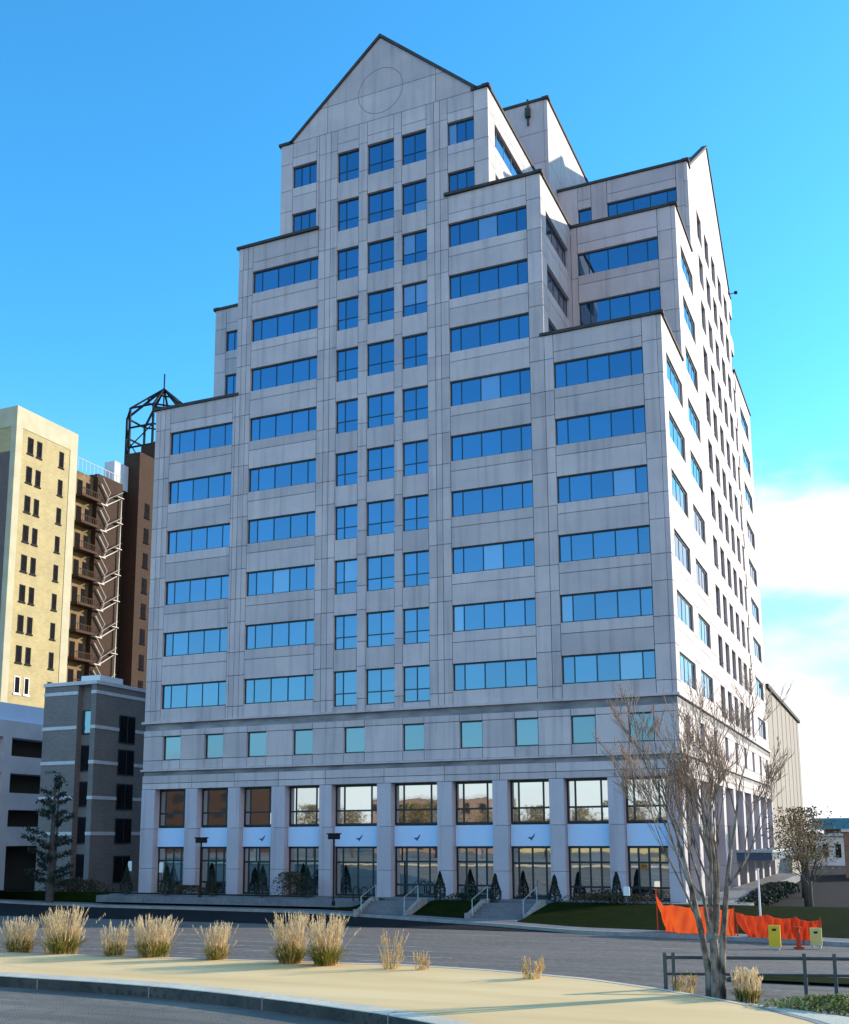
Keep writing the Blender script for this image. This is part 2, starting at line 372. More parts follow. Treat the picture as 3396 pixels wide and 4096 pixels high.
# right face -------------------------------------------------------
RL = 50.5
Y1, Y2, Y3 = 7.5, 14.3, 38.3
pil(wall, PR, 0, 1.3, ZU, H6); bay(wall, PR, 1.3, 7.05, ZU, H6, range(1, 7)); pil(wall, PR, 7.05, Y1, ZU, H6, False)
pil(wall, PR, Y1, 9.2, ZU, H9); bay(wall, PR, 9.2, 14.3, ZU, H9, range(1, 10), 'wide')
pil(wall, PR, Y2, 18.1, ZU, H11)
NB = [18.1 + 3.75 * i for i in range(6)]
for i, s in enumerate(NB):
    bay(wall, PR, s, s + 2.2, ZU, H11, range(1, 12), 'two', cw=True, win=False)
    pil(wall, PR, s + 2.2, NB[i + 1] if i < 5 else Y3, ZU, H11, False)
pil(wall, PR, Y3, 41.7, ZU, H9); bay(wall, PR, 41.7, 48.2, ZU, H9, range(1, 10)); pil(wall, PR, 48.2, RL, ZU, H9)
pediment(wall, PR, [(Y2 + .9, H11), (Y3 - .9, H11), (26.1, 65.2)], [10, 20.3, 32, 40], [H11, 59.4, 70])
# the narrow windows of the right face (66 alike)
nf, ng = MB(), MB()
for s in NB:
    for r in range(1, 12):
        t = CT + (r - 1) * P; b = t - CH
        for a in (s, s + 1.07, s + 2.14): nf.box(-.3, -.2, a, a + .06, b, t)
        for z in (b, b + .85, t - .06): nf.box(-.296, -.204, s, s + 2.2, z, z + .06)
        for a in (s + .03, s + 1.1): ng.quad((-.212, a, b), (-.212, a + 1.05, b), (-.212, a + 1.05, t), (-.212, a, t))
nfo = nf.build('narrow_window', M['frame'], tower); nfo['kind'] = 'stuff'
ngo = ng.build('glass_pane', M['glass'], nfo); ngo['kind'] = 'stuff'

# set back faces of the steps --------------------------------------
PS = Pl(fR(-7.7), R(90)); PG = Pl(fR(-11.35), R(90)); P1 = Pl(fF(Y1), 0); P2 = Pl(fF(Y2), 0)
pil(wall, PS, 0, 1.2, H6 - 1, H9); bay(wall, PS, 1.2, 6.7, H6 - 1, H9, (7, 8, 9)); grid(wall, PS, [6.7, Y1], [H6 - 1, 41, 45, H9])
pil(wall, PG, 0, 1.4, H9 - .6, H11); bay(wall, PG, 1.4, 8.2, H9 - .6, H11, (10, 11)); grid(wall, PG, [8.2, 12, Y2], [H9 - .6, 53, H11])
grid(wall, P1, [-7.69, -7.2], [H6 - 1, 41, 45, H9]); bay(wall, P1, -7.2, -1.3, H6 - 1, H9, (7, 8, 9)); pil(wall, P1, -1.3, -.3, H6 - 1, H9)
grid(wall, P2, [-11.34, -8.8], [H9 - .6, 53, H11]); bay(wall, P2, -8.8, -7.7, H9 - .6, H11, (10, 11), 'one'); grid(wall, P2, [-7.7, -6.4], [H9 - .6, 53, H11])
bay(wall, P2, -6.4, -.9, H9 - .6, H11, (10, 11)); grid(wall, P2, [-.9, -.3], [H9 - .6, 53, H11])
pil(wall, P1, W0, -37.8, H6 - 1, H9); bay(wall, P1, -37.8, -32.4, H6 - 1, H9, (7, 8, 9)); grid(wall, P1, [-32.4, -31.69], [H6 - 1, 43, H9])

# base: small window storey, bands, architrave ---------------------
OPEN = [(-37.77, -35.09), (-34.08, -31.5), (-30.53, -27.96), (-26.87, -24.21), (-23.28, -19.89), (-18.86, -15.59), (-14.54, -11.82), (-10.81, -8.11), (-7.15, -4.44), (-3.48, -.95)]
ROPEN = [(1.0 + 5.55 * i, 5.35 + 5.55 * i) for i in range(9)]
def base_storey(pl, lo, hi, opens):
    cur = lo
    for a, b in opens:
        m = (a + b) / 2; s0, s1 = m - .8, m + .75
        grid(wall, pl, [cur, s0], [9.55, 10.2, 11.95, 12.4]); grid(wall, pl, [s0, s1], [9.55, 10.2]); grid(wall, pl, [s0, s1], [11.95, 12.4])
        window(s1 - s0, 1.75, 'one', pl, s0, 10.2, gl='glass_base', name='window')
        cur = s1
    grid(wall, pl, [cur, hi], [9.55, 10.2, 11.95, 12.4])
    ss = [lo] + [(opens[i][1] + opens[i + 1][0]) / 2 for i in range(len(opens) - 1)] + [hi]
    grid(wall, pl, ss, [8.12, 8.55, 9.12])
base_storey(PF, W0, -.3, OPEN); base_storey(PR, 0, RL, ROPEN)
wall.build('wall', M['stone'], tower)
def lip(name, z0, z1, out, m):
    b = MB()
    b.box(W0 - out, out, -out, .28, z0, z1); b.box(-.28, out, .28, RL + out, z0, z1)
    return b.build(name, m, tower)
lip('cornice', ZU - .16, ZU, .14, M['stone']); lip('cornice', 9.12 + .3, 9.55, .12, M['stone'])
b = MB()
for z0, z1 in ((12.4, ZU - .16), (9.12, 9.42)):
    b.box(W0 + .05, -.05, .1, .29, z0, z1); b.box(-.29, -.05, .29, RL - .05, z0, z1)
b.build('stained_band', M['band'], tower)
# columns and bays
def colm(s0, s1, pl):
    c = MB()
    for z0, z1 in ((FL - .3, 2.5), (2.5, 5.3), (5.3, 8.12)):
        tile(c, pl, s0, s1, z0, z1, -.02, 1.05, .012)
    c.build('column', M['stone_light'], tower)
ed = [W0] + [v for o in OPEN for v in o] + [-.0]
for i in range(0, len(ed), 2): colm(ed[i], ed[i + 1], PF)
ed = [1.06] + [v for o in ROPEN for v in o][1:] + [RL]
for i in range(1, len(ed) - 1, 2): colm(ed[i], ed[i + 1], PR)
EMB = {2: .62, 4: .55, 5: .5, 7: .5}
def shop_bay(a, b, pl, i, front):
    window(b - a, 2.66, 'shop', pl, a, 5.42, gl='glass_shop', depth=.62, name='storefront_window', frame='frame_shop')
    kind = 'door' if (front and i in (2, 4, 7)) else 'shoplow'
    window(b - a, 4.0 - FL, kind, pl, a, FL, gl='glass_shop', depth=.66, name='entrance_door' if kind == 'door' else 'storefront_window', frame='frame_shop')
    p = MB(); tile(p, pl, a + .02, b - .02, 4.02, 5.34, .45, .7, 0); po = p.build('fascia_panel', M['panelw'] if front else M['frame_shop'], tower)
    if front and i in EMB:   # small dark bird-like emblem
        x = a + (b - a) * EMB[i]; z = 4.55; s = .28; e = MB()
        for poly in ([(-.9, .12), (-.2, -.42), (.3, -.4), (.15, .08), (-.35, .06)], [(.1, .0), (.25, -.35), (.7, .2), (.95, .95), (.45, .45)], [(-.1, -.3), (.15, -.75), (.25, -.35)]):
            e.prism([(x + u * s, z + v * s) for u, v in poly], .435, .449, pl)
        e.build('emblem', M['emblem'], po)
for i, (a, b_) in enumerate(OPEN): shop_bay(a, b_, PF, i, True)
for i, (a, b_) in enumerate(ROPEN): shop_bay(a, b_, PR, i, False)
# masses behind the stone skin
c = MB()
c.box(W0 + .31, -.3, .3, RL, 8.1, 36.95); c.box(W0 + .31, -1.0, 1.0, RL, .2, 8.1)
c.box(-31.4, -8.0, .302, RL, 36.9, 48.8); c.box(W0 + .31, -.302, 7.8, RL - .3, 36.9, 48.76)
c.box(-27.8, -11.65, .304, RL, 48.7, 56.4); c.box(W0 + .31, -.304, 14.6, 38.0, 48.7, 56.36)
c.prism([(-27.0, 56.4), (-12.5, 56.4), (-19.72, 63.0)], .3, RL, fF(0)); c.prism([(15.4, 56.36), (37.2, 56.36), (26.1, 64.8)], .3, 38.6, fR(0))
c.build('joint_backing', M['joint'], tower)
c = MB(); c.box(W0, W0 + .3, .3, RL, FL - .3, H6); c.box(W0, W0 + .3, 7.8, RL, H6, H9); c.box(-31.69, -31.4, .31, 7.5, H6 - .5, H9); c.box(-28.1, -27.8, .31, 14, H9 - .3, H11)
c.build('side_wall', M['stone'], tower)
# copings
COPS = []
def cop(lines, name='coping'):
    for (x0, y0, z0), (x1, y1, z1), w in lines:
        c = MB(); d = Vector((x1 - x0, y1 - y0, z1 - z0)); L_ = d.length; d.normalize()
        up = Vector((0, 0, 1)); side = d.cross(up).normalized(); nn = side.cross(d)
        a = Vector((x0, y0, z0)) - d * w * .35; e = Vector((x1, y1, z1)) + d * w * .35
        n = len(c.v)
        for q in (a, e):
            for su, sv in ((-w / 2, 0), (w / 2, 0), (w / 2, .2), (-w / 2, .2)): c.v.append(tuple(q + side * su + nn * sv))
        c.f += [(n, n + 3, n + 2, n + 1), (n + 4, n + 5, n + 6, n + 7)] + [(n + i, n + (i + 1) % 4, n + 4 + (i + 1) % 4, n + 4 + i) for i in range(4)]
        r_ = c.build(name, M['coping'], tower); COPS.append(r_)
o = .14; w = .5
cop([((W0, o, H6), (-31.6, o, H6), w), ((-7.8, o, H6), (0, o, H6), w), ((-o, 0, H6 + .004), (-o, Y1, H6 + .004), w), ((W0 + o, 0, H6 + .004), (W0 + o, Y1, H6 + .004), w)])
cop([((-31.69, o, H9), (-24.9, o - .1, H9), w), ((-14.5, o - .1, H9), (-7.7, o, H9), w), ((-7.7 - o, 0, H9 + .004), (-7.7 - o, Y1, H9 + .004), w), ((-7.8, Y1 + o, H9), (0, Y1 + o, H9), w), ((-o, Y1, H9 + .004), (-o, Y2, H9 + .004), w),
     ((W0, Y1 + o, H9), (-31.6, Y1 + o, H9), w), ((W0 + o, Y1, H9 + .004), (W0 + o, 14, H9 + .004), w), ((-o, Y3, H9 + .004), (-o, RL, H9 + .004), w)])
cop([((-28.1, o, H11), (-27.2, o, H11), w), ((-27.1, o, H11 + .1), (-19.72, o, 63.35), w), ((-19.72, o, 63.35), (-12.3, o, H11 + .1), w), ((-12.4, o, H11), (-11.35, o, H11), w), ((-11.35 - o, 0, H11 + .004), (-11.35 - o, Y2, H11 + .004), w),
     ((-11.4, Y2 + o, H11), (0, Y2 + o, H11), w), ((-o, Y2, H11 + .004), (-o, Y2 + 1, H11 + .004), w), ((-o, Y2 + .9, H11 + .1), (-o, 26.1, 65.25), w), ((-o, 26.1, 65.25), (-o, Y3 - .9, H11 + .1), w), ((-o, Y3 - 1, H11 + .004), (-o, Y3, H11 + .004), w)])
# penthouse core
ph = MB(); x0, x1, y0, y1, z1 = -28.5, -10.5, 12.0, 38.5, 63.7
PP = Pl(fF(y0), 0); PQ = Pl(fR(x1), R(90))
grid(ph, PP, [x0, -22.5, -16.5, x1 - .3], [55.5, 58.2, 60.9, z1]); grid(ph, PQ, [y0, 18, 24, 30, y1], [H11 - 1, 58.2, 60.9, z1])
ph.box(x0 + .2, x1 - .3, y0 + .3, y1, 55, z1 - .1)
pho = ph.build('penthouse', M['stone'], tower)
n_ = len(COPS); cop([((x0, y0 + o, z1), (x1, y0 + o, z1), w), ((x1 - o, y0, z1 + .004), (x1 - o, y1, z1 + .004), w)])
for q in COPS[n_:]: q.parent = pho
v = MB(); v.tube([(-12.1, y0 - .12, z1 - 2.0), (-12.1, y0 - .12, z1 + .3)], .09); v.box(-12.3, -11.9, y0 - .3, y0 - .02, z1 - 1.3, z1 - .5); v.tube([(-11.6, 14, z1), (-11.6, 14, z1 + 1.0)], .05)
v.build('roof_pipe', M['coping'], pho)
fl = MB(); fl.tube([(0, 37.6, H11 + .1), (.6, 37.6, H11 + .15)], .04); fl.box(.5, .8, 37.45, 37.75, H11 + .05, H11 + .25)
fl.build('floodlight', M['iron'], tower)
# canopy on the right face
cn = MB(); cn.box(.0, 2.6, 22.0, 49.0, 2.7, 3.4); cno = cn.build('entrance_canopy', M['awning'], tower)
cn = MB(); cn.box(2.6, 2.66, 21.9, 49.1, 3.3, 3.5); cn.box(.02, 2.6, 21.92, 22.0, 3.3, 3.5); cn.build('canopy_edge', M['galv'], cno)

# ------------------------------------------------------------------ ground, streets, plaza
def gz(x, y):
    if y >= -12.5: return 0.
    if y <= -40.2: return 1.36
    return 1.36 * (-12.5 - y) / 27.7
def sheet(name, xs, ys, zf, m, label=None, kind='structure', off=0.):
    b = MB(); nx, ny = len(xs), len(ys)
    for y in ys:
        for x in xs: b.v.append((x, y, zf(x, y) + off))
    for j in range(ny - 1):
        for i in range(nx - 1):
            q = j * nx + i; b.f.append((q, q + 1, q + nx + 1, q + nx))
    o_ = b.build(name, m, None, True); o_['kind'] = kind
    return o_
sheet('ground', [-900, -300, -100, -60, 0, 40, 100, 300, 900], [-900, -300, -100, -60, -40.2, -30, -20, -12.5, 0, 30, 100, 300, 900], gz, M['asphalt'], off=-.02)
sheet('street', [-200, -80, -40, 0, 30, 60, 200], [-12.45, -6, 0, 10, 60, 200], gz, M['asphalt_shade'], off=.0)
K = [(-90, 6), (-70, 2), (-55, -1), (-46, -3.2), (-38.9, -4.2), (-30, -4.4), (-23, -4.8), (-18, -6.2), (-13.8, -7.9), (-8.4, -10), (-3, -12.8), (3.1, -14.6), (8.4, -16.8), (14, -20), (24, -27)]
def interp(P_, x):
    for (a, b_), (c_, d) in zip(P_, P_[1:]):
        if x <= c_: t = (x - a) / (c_ - a); return b_ + (d - b_) * t
    return P_[-1][1]
def kz(x): return gz(x, interp(K, x))
XS = [-90 + i * 1.0 for i in range(113)]
def loft(name, lines, m, xs, kind='structure'):
    """lines: list of functions x -> (y, z)"""
    b = MB(); n = len(lines)
    for x in xs:
        for l in lines: y, z = l(x); b.v.append((x, y, z))
    for i in range(len(xs) - 1):
        for j in range(n - 1):
            q = i * n + j; b.f.append((q, q + n, q + n + 1, q + 1))
    o_ = b.build(name, m); o_['kind'] = kind
    return o_
kb = lambda x: interp(K, x)
loft('kerb', [lambda x: (kb(x), kz(x) - .1), lambda x: (kb(x), kz(x) + .15), lambda x: (kb(x) + .28, kz(x) + .15), lambda x: (kb(x) + .28, kz(x) + .1)], M['kerb_grey'], XS)
loft('pavement', [lambda x: (kb(x) + .28, kz(x) + .146), lambda x: (kb(x) + 1.7, kz(x) + .15)], M['walk'], XS)
def in_st(x): return -18.2 < x < -15.0 or -10.9 < x < -7.5
lawn_top = lambda x: -3.0 if x > -20 else -1.6
for nm, rng in (('lawn', [(-90, -38.2)]), ('lawn', [(-38.2, -24)]), ('lawn', [(-22.5, -18.4)]), ('lawn', [(-14.8, -11.1)]), ('lawn', [(-7.3, 22)])):
    a, b_ = rng[0]; n = max(3, int((b_ - a) / .8)); xs = [a + (b_ - a) * i / n for i in range(n + 1)]
    loft(nm, [lambda x: (kb(x) + 1.7, kz(x) + .16), lambda x: ((kb(x) + 1.7) * .45 + lawn_top(x) * .55, kz(x) * .4 + .52), lambda x: (lawn_top(x), .8), lambda x: (lawn_top(x) + 1.2, .81)], M['grass'], xs)
pz = MB(); pz.box(-40, 3.6, -1.75, 1.1, .3, .795); pz.box(-40, -18.3, -3.2, -1.75, .3, .74); pz.box(.0, 2.2, 1.1, 52, .1, .79)
o_ = pz.build('plaza', M['walk']); o_['kind'] = 'structure'
# stairs with cheek walls
def stairs(x0, x1, yb, yt, label):
    t = empty('steps', ((x0 + x1) / 2, yb, .15)); tag(t, label, 'steps', 'entrance steps')
    def L(b): b.v = [(x - (x0 + x1) / 2, y - yb, z - .15) for x, y, z in b.v]; return b
    n = 5; b = MB()
    for i in range(n): b.box(x0, x1, yb + (yt - yb) * i / n, yt + .8, .15 + i * .13 if i else .0, .15 + (i + 1) * .13)
    L(b).build('treads', M['walk'], t)
    for s in (x0 - .22, x1):
        b = MB(); b.prism([(yb - .5, 0), (yt + .8, 0), (yt + .8, 1.0), (yt, 1.0), (yb, .42), (yb - .5, .42)], 0, .22, lambda u, v_, d, s=s: (s + d, u, v_))
        L(b).build('cheek_wall', M['kerb_grey'], t)
    b = MB(); b.box(x0, x1, kb((x0 + x1) / 2) + 1.3, yb, .0, .156)
    L(b).build('landing', M['walk'], t)
    for s in (x0 + .1, x1 - .1):
        b = MB(); b.tube([(s, yb - .1, .2), (s, yb - .1, 1.15), (s, yt + .2, 1.75), (s, yt + .2, .8)], .03); L(b).build('handrail', M['galv'], t)
stairs(-18.1, -15.1, -5.9, -4.2, 'left concrete steps up to the tower entrance, with two steel handrails')
stairs(-10.8, -7.6, -6.6, -4.4, 'right concrete steps up to the tower entrance, between two dark lawns')
# parking lot paint
pm = MB()
for i, (x, y, l, a) in enumerate([(-13, -36.2, 5.5, .02), (-12, -33.9, 5, .02), (-12.5, -31.6, 5.5, .02), (-14, -29, 5, .02), (-5.2, -36, 4.5, .02), (-5.6, -33.6, 4.5, .02), (-7, -31, 4.2, .02), (-8, -28.4, 4, .02), (-20, -26, 6, .02), (2, -24, 3.5, .25), (-3, -21.5, 3.5, .25), (-9, -18.6, 4, .25), (3.0, -19.0, 3, .25), (4.5, -28, 4.0, .25)]):
    dx, dy = math.cos(a), math.sin(a); nx, ny = -dy * .07, dx * .07; k = 8
    for j in range(k):
        q = [(x + dx * l * (j + e) / k + sg * nx, y + dy * l * (j + e) / k + sg * ny) for e, sg in ((0, -1), (1, -1), (1, 1), (0, 1))]
        pm.quad(*[(u, v_, gz(u, v_) - .012) for u, v_ in q])
tag(pm.build('parking_lines', M['paint']), kind='structure')
# foreground pavement, kerbs and road
KF = [(-90, -56), (-60, -51), (-30, -47), (-15, -45.6), (-7.2, -45.4), (-4.3, -45.45), (-2.5, -45.6), (-.9, -45.9), (1.1, -46.4), (3.0, -47.0), (4.3, -47.6), (7, -49.2), (12, -53), (20, -60), (40, -80)]
KB = [(-90, -52), (-60, -47), (-30, -43), (-11, -41.5), (-7.3, -41.05), (-3.8, -40.7), (.5, -40.2), (2.5, -40.4), (5.1, -41.1), (6.8, -42.1), (7.9, -42.9), (9, -43.8), (10.5, -44.5), (14, -46), (20, -49), (40, -61)]
XF = [-90 + i * 2.5 for i in range(32)] + [-10 + i * .5 for i in range(61)] + [22, 26, 30, 35, 40]
f = lambda x: interp(KF, x); bk = lambda x: interp(KB, x); ZP = 1.6
loft('pavement', [lambda x: (f(x) + .55, ZP), lambda x: (bk(x) - .2, ZP)], M['sand'], XF)
loft('kerb', [lambda x: (f(x), ZP - .008), lambda x: (f(x) + .02, ZP + .004), lambda x: (f(x) + .55, ZP + .006)], M['concrete'], XF)
loft('kerb', [lambda x: (f(x) + .02, 1.2), lambda x: (f(x), ZP - .008)], M['kerb_shade'], XF)
loft('kerb', [lambda x: (bk(x) - .2, ZP + .006), lambda x: (bk(x), ZP + .006), lambda x: (bk(x) + .02, ZP - .3)], M['concrete'], XF)
loft('road', [lambda x: (f(x) - 60, 1.37), lambda x: (f(x) - 8, 1.37), lambda x: (f(x) + .06, 1.37)], M['asphalt_old'], XF)
loft('planting_strip', [lambda x: (bk(x), ZP - .06), lambda x: (bk(x) + .8, ZP - .1), lambda x: (bk(x) + 1.6, 1.2)], M['soil'], XF)
# kerb joints and the pale slab at the right
j = MB()
for x in (-9.2, -6.1, -3., .1, 3.2, 6.2):
    y = f(x); j.box(x, x + .025, y - .012, y + .33, 1.37, ZP + .011)
tag(j.build('kerb_joints', M['joint']), kind='structure')
sl = MB(); sl.prism([(8.75, -43.55), (10.1, -45.1), (12.5, -48.9), (16, -50.9), (16, -47.1), (10.5, -44.52)], ZP + .012, ZP - .1, lambda u, v_, d: (u, v_, d))
tag(sl.build('pavement_slab', M['concrete']), kind='structure')
sl = MB(); sl.prism([(8.45, -43.35), (9.9, -45.1), (12.2, -48.8), (12.4, -48.8), (10.04, -45.08), (8.68, -43.5)], ZP + .008, ZP - .1, lambda u, v_, d: (u, v_, d))
tag(sl.build('dark_strip', M['joint']), kind='structure')  # narrow dark strip along the left edge of the slab
gm = sheet('median_grass', [7.5, 10, 14, 20], [-37.5, -35.6], gz, M['grass'], off=.05)

# ------------------------------------------------------------------ vegetation helpers
def branch(mb, tw, p, d, L_, r, depth, rr, spread, up, leafmb=None, lp=0.):
    n = 4; pts = [Vector(p)]; dd = Vector(d).normalized(); rad = [r]
    for i in range(n):
        dd = (dd + Vector((rr.uniform(-1, 1), rr.uniform(-1, 1), rr.uniform(-1, 1))) * .13 + Vector((0, 0, up))).normalized()
        pts.append(pts[-1] + dd * L_ / n); rad.append(max(.0045, r * (1 - .5 * (i + 1) / n)))
    (mb if depth > 1 else tw).tube(pts, rad, 6 if depth > 2 else 4 if depth > 1 else 3, cap=False)
    if depth == 0:
        if leafmb is not None and rr.random() < lp:
            for q in pts[1:]: leafmb.leaf(q, rr.uniform(.018, .034), rr)
        return
    k = 3 if depth != 2 else rr.choice((3, 4))
    for i in range(k):
        t = .35 + .65 * (i + 1) / k; q = pts[0].lerp(pts[-1], t) if t < 1 else pts[-1]
        j_ = min(int(t * n), n); q = pts[j_]
        ax = dd.orthogonal().normalized(); ax.rotate(Matrix.Rotation(rr.uniform(0, 6.28), 3, dd))
        nd = (dd + ax * spread * rr.uniform(.6, 1.2)).normalized()
        branch(mb, tw, q, nd, L_ * rr.uniform(.55, .75), rad[j_] * .68, depth - 1, rr, spread, up, leafmb, lp)

# the bare street tree in the foreground ---------------------------
tr = empty('bare_tree', (8.05, -42.6, 1.5)); tag(tr, 'leafless vase-shaped young tree with several stems, standing in the planting strip', 'tree')
rr = random.Random(23); tk = MB(); tw = MB(); lf = MB()
tk.tube([(0, 0, -.3), (.0, 0, .0), (.01, 0, .6), (0, .02, 1.25)], [.15, .105, .085, .08], 9)
tk.tube([(-.14, .06, -.3), (-.12, .05, .5), (-.22, .04, 1.2), (-.36, .02, 2.0), (-.55, 0, 2.9)], [.085, .075, .065, .052, .034], 7)
tk.tube([(.12, -.02, -.3), (.14, -.02, .5), (.2, 0, 1.3), (.3, 0, 2.1), (.42, .02, 2.9)], [.07, .068, .06, .05, .034], 7)
stems = [((0, .02, 1.2), (.02, .1, 1), 2.1, .10), ((0, .02, 1.2), (-.2, -.1, 1), 2.2, .09), ((.05, .02, 1.15), (.24, .1, 1), 2.2, .085), ((-.05, 0, 1.1), (-.1, .35, 1), 2.0, .07),
         ((-.55, 0, 2.85), (-.3, .1, 1), 1.75, .05), ((-.36, .02, 2.0), (-.42, -.1, 1), 1.8, .045), ((.42, .02, 2.85), (.3, -.1, 1), 1.55, .05), ((.3, 0, 2.1), (.62, .1, 1), 1.55, .045), ((.1, 0, 1.8), (.1, -.3, 1), 2.1, .06), ((-.2, .04, 1.3), (-.5, .3, 1), 2.0, .05)]
for p, d, L_, r_ in stems: branch(tk, tw, p, d, L_ * .84, r_ * .62, 5, rr, .33, .055, lf, .05)
tk.build('trunk', M['bark'], tr, True); t_ = tw.build('twigs', M['twig'], tr, True); lf.build('leaves', M['leaf_red'], tr)

def bare_tree(loc, s, seed, label, cat='tree', leafy=0, group=None, mb_=None):
    t = empty('bare_tree', loc); tag(t, label, cat, group); rr = random.Random(seed); tk = MB(); tw = MB(); lf = MB()
    tk.tube([(0, 0, -.2), (0, 0, .25 * s), (.01 * s, 0, .42 * s)], [.035 * s, .028 * s, .022 * s], 7)
    for i in range(5):
        a = i * 1.26 + rr.random(); branch(tk, tw, (0, 0, (.26 + .035 * i) * s), (.5 * math.cos(a), .5 * math.sin(a), 1), .32 * s, .015 * s, 3, rr, .6, .04, None)
    tk.build('trunk', M['bark_dark'], t, True); tw.build('twigs', M['twig'], t, True)
    if leafy:
        for i in range(leafy):
            u, v_ = rr.gauss(0, .17), rr.gauss(0, .17); z = rr.uniform(.38, .98)
            c_ = 1 - abs(z - .66) * 1.2; lf.leaf((u * s * c_ * 1.15, v_ * s * c_ * 1.15, z * s), rr.uniform(.05, .12) * (s / 6) ** 2, rr)
        lf.build('crown', M['leaf_brown'], t)
    return t

def conifer(loc, h, r, label, seed, group, name='conical_shrub', mt='needle_dk', sparse=0):
    t = empty(name, loc); tag(t, label, 'shrub' if not sparse else 'tree', group); rr = random.Random(seed)
    tk = MB(); tk.tube([(0, 0, -.1), (0, 0, h * .5), (0, 0, h * .95)], [.03 * h + .02, .02 * h, .005 * h], 6); tk.build('trunk', M['bark_dark'], t)
    cr = MB()
    if not sparse:
        n = 1500
        for i in range(n):
            z = rr.random() ** .8; rad = r * (1 - z) ** .75 * (.75 + .25 * math.sqrt(rr.random())) * (1 + .12 * math.sin(9 * z + seed)); a = rr.uniform(0, 6.28)
            if z < .06: rad *= .8
            cr.leaf((rad * math.cos(a), rad * math.sin(a), .04 + z * h * .98), rr.uniform(.04, .08), rr)
    else:
        for k in range(46):
            z = .14 + .84 * k / 46; L_ = r * (1 - z) ** .7 * rr.uniform(.6, 1.15) + .15; a = k * 2.4 + rr.random()
            if rr.random() < .18: continue
            q0 = Vector((0, 0, z * h)); q1 = Vector((L_ * math.cos(a), L_ * math.sin(a), z * h + L_ * (.15 + z * .4)))
            tk2 = cr; cr.tube([q0, q0.lerp(q1, .5) - Vector((0, 0, .08)), q1], [.04, .025, .01], 3)
            for i in range(int(40 + 70 * L_)):
                t_ = rr.uniform(.25, 1); q = q0.lerp(q1, t_); cr.leaf(q + Vector((rr.gauss(0, .13), rr.gauss(0, .13), rr.gauss(-.06, .1))), rr.uniform(.06, .14), rr)
    cr.build('foliage', M[mt], t)
    return t
def around(n): return ['leftmost', 'second from the left', 'third from the left', 'fourth from the left', 'fifth from the left', 'sixth from the left', 'seventh from the left', 'eighth from the left', 'rightmost'][n]
CS = [(-38.4, 1.9, .5), (-35.0, 2.0, .55), (-31.3, 1.7, .45), (-27.3, 2.0, .5), (-23.9, 1.9, .5), (-14.6, 1.7, .45), (-11.0, 1.6, .42), (-7.3, 1.55, .42), (-3.6, 1.75, .45)]
for i, (x, h, r) in enumerate(CS):
    conifer((x, -2.0, .8), h, r, 'dark cone-shaped evergreen at a column foot, %s of nine' % around(i), 30 + i, 'cone-shaped evergreens in front of the columns')
def shrub(loc, rx, ry, h, n, label, seed, mt='shrub', name='shrub', leafs=.07, cat='shrub', group=None):
    b = MB(); rr = random.Random(seed)
    for i in range(n):
        a = rr.uniform(0, 6.28); u = math.sqrt(rr.random()); z = rr.random() ** .7
        e = 1 + .25 * math.sin(3 * a + seed) ; f_ = math.sqrt(max(0, 1 - (z * .9) ** 2)); b.leaf((rx * u * math.cos(a) * e * f_, ry * u * math.sin(a) * e * f_, z * h), rr.uniform(.6, 1.3) * leafs, rr)
    o_ = b.build(name, M[mt]); o_.location = loc; tag(o_, label, cat, group); return o_
shrub((-25.4, -1.6, .8), 1.3, .7, 1.6, 1700, 'loose brown shrub between two columns, by the fourth bay', 3)
shrub((-34.0, -1.0, .8), 2.2, .5, .6, 1200, 'low dark hedge along the foot of the leftmost bays', 4, cat='hedge', name='hedge')
shrub((-12.8, -2.3, .8), 1.3, .4, .45, 800, 'low dark hedge on top of the left lawn', 5, cat='hedge', name='hedge', mt='needle')
shrub((-3.9, -2.4, .8), 3.1, .5, .55, 1800, 'long low dark hedge on top of the right lawn', 6, cat='hedge', name='hedge', mt='shrub')
shrub((-47.5, 3.2, .3), 3.6, .9, 1.2, 2200, 'dark hedge at the foot of the grey brick stair tower', 8, cat='hedge', name='hedge', mt='shrub', leafs=.1)
conifer((-44.5, -2.8, .1), 9.2, 2.6, 'tall sparse conifer in front of the grey brick stair tower', 50, None, 'conifer_tree', 'needle_dk', 1)
conifer((-50.5, -7.0, .1), 6.5, 2.2, 'dark conifer at the left edge beside the parking garage', 51, None, 'conifer_tree', 'needle_dk', 1)
shrub((2.9, 16, .1), 1.0, 17, 1.0, 5200, 'long dark hedge along the sunlit right side of the tower', 12, cat='hedge', name='hedge', mt='needle_dk', leafs=.14)
bare_tree((4.8, 22, .2), 6.6, 61, 'brown-leaved street tree just behind the right corner of the tower', leafy=2600)
bare_tree((5.9, 9, .3), 5.6, 62, 'brown-leaved street tree in front of the far low buildings', leafy=2000)
bare_tree((6.7, 1, .2), 4.4, 63, 'small bare street tree nearest to the right edge', leafy=200)

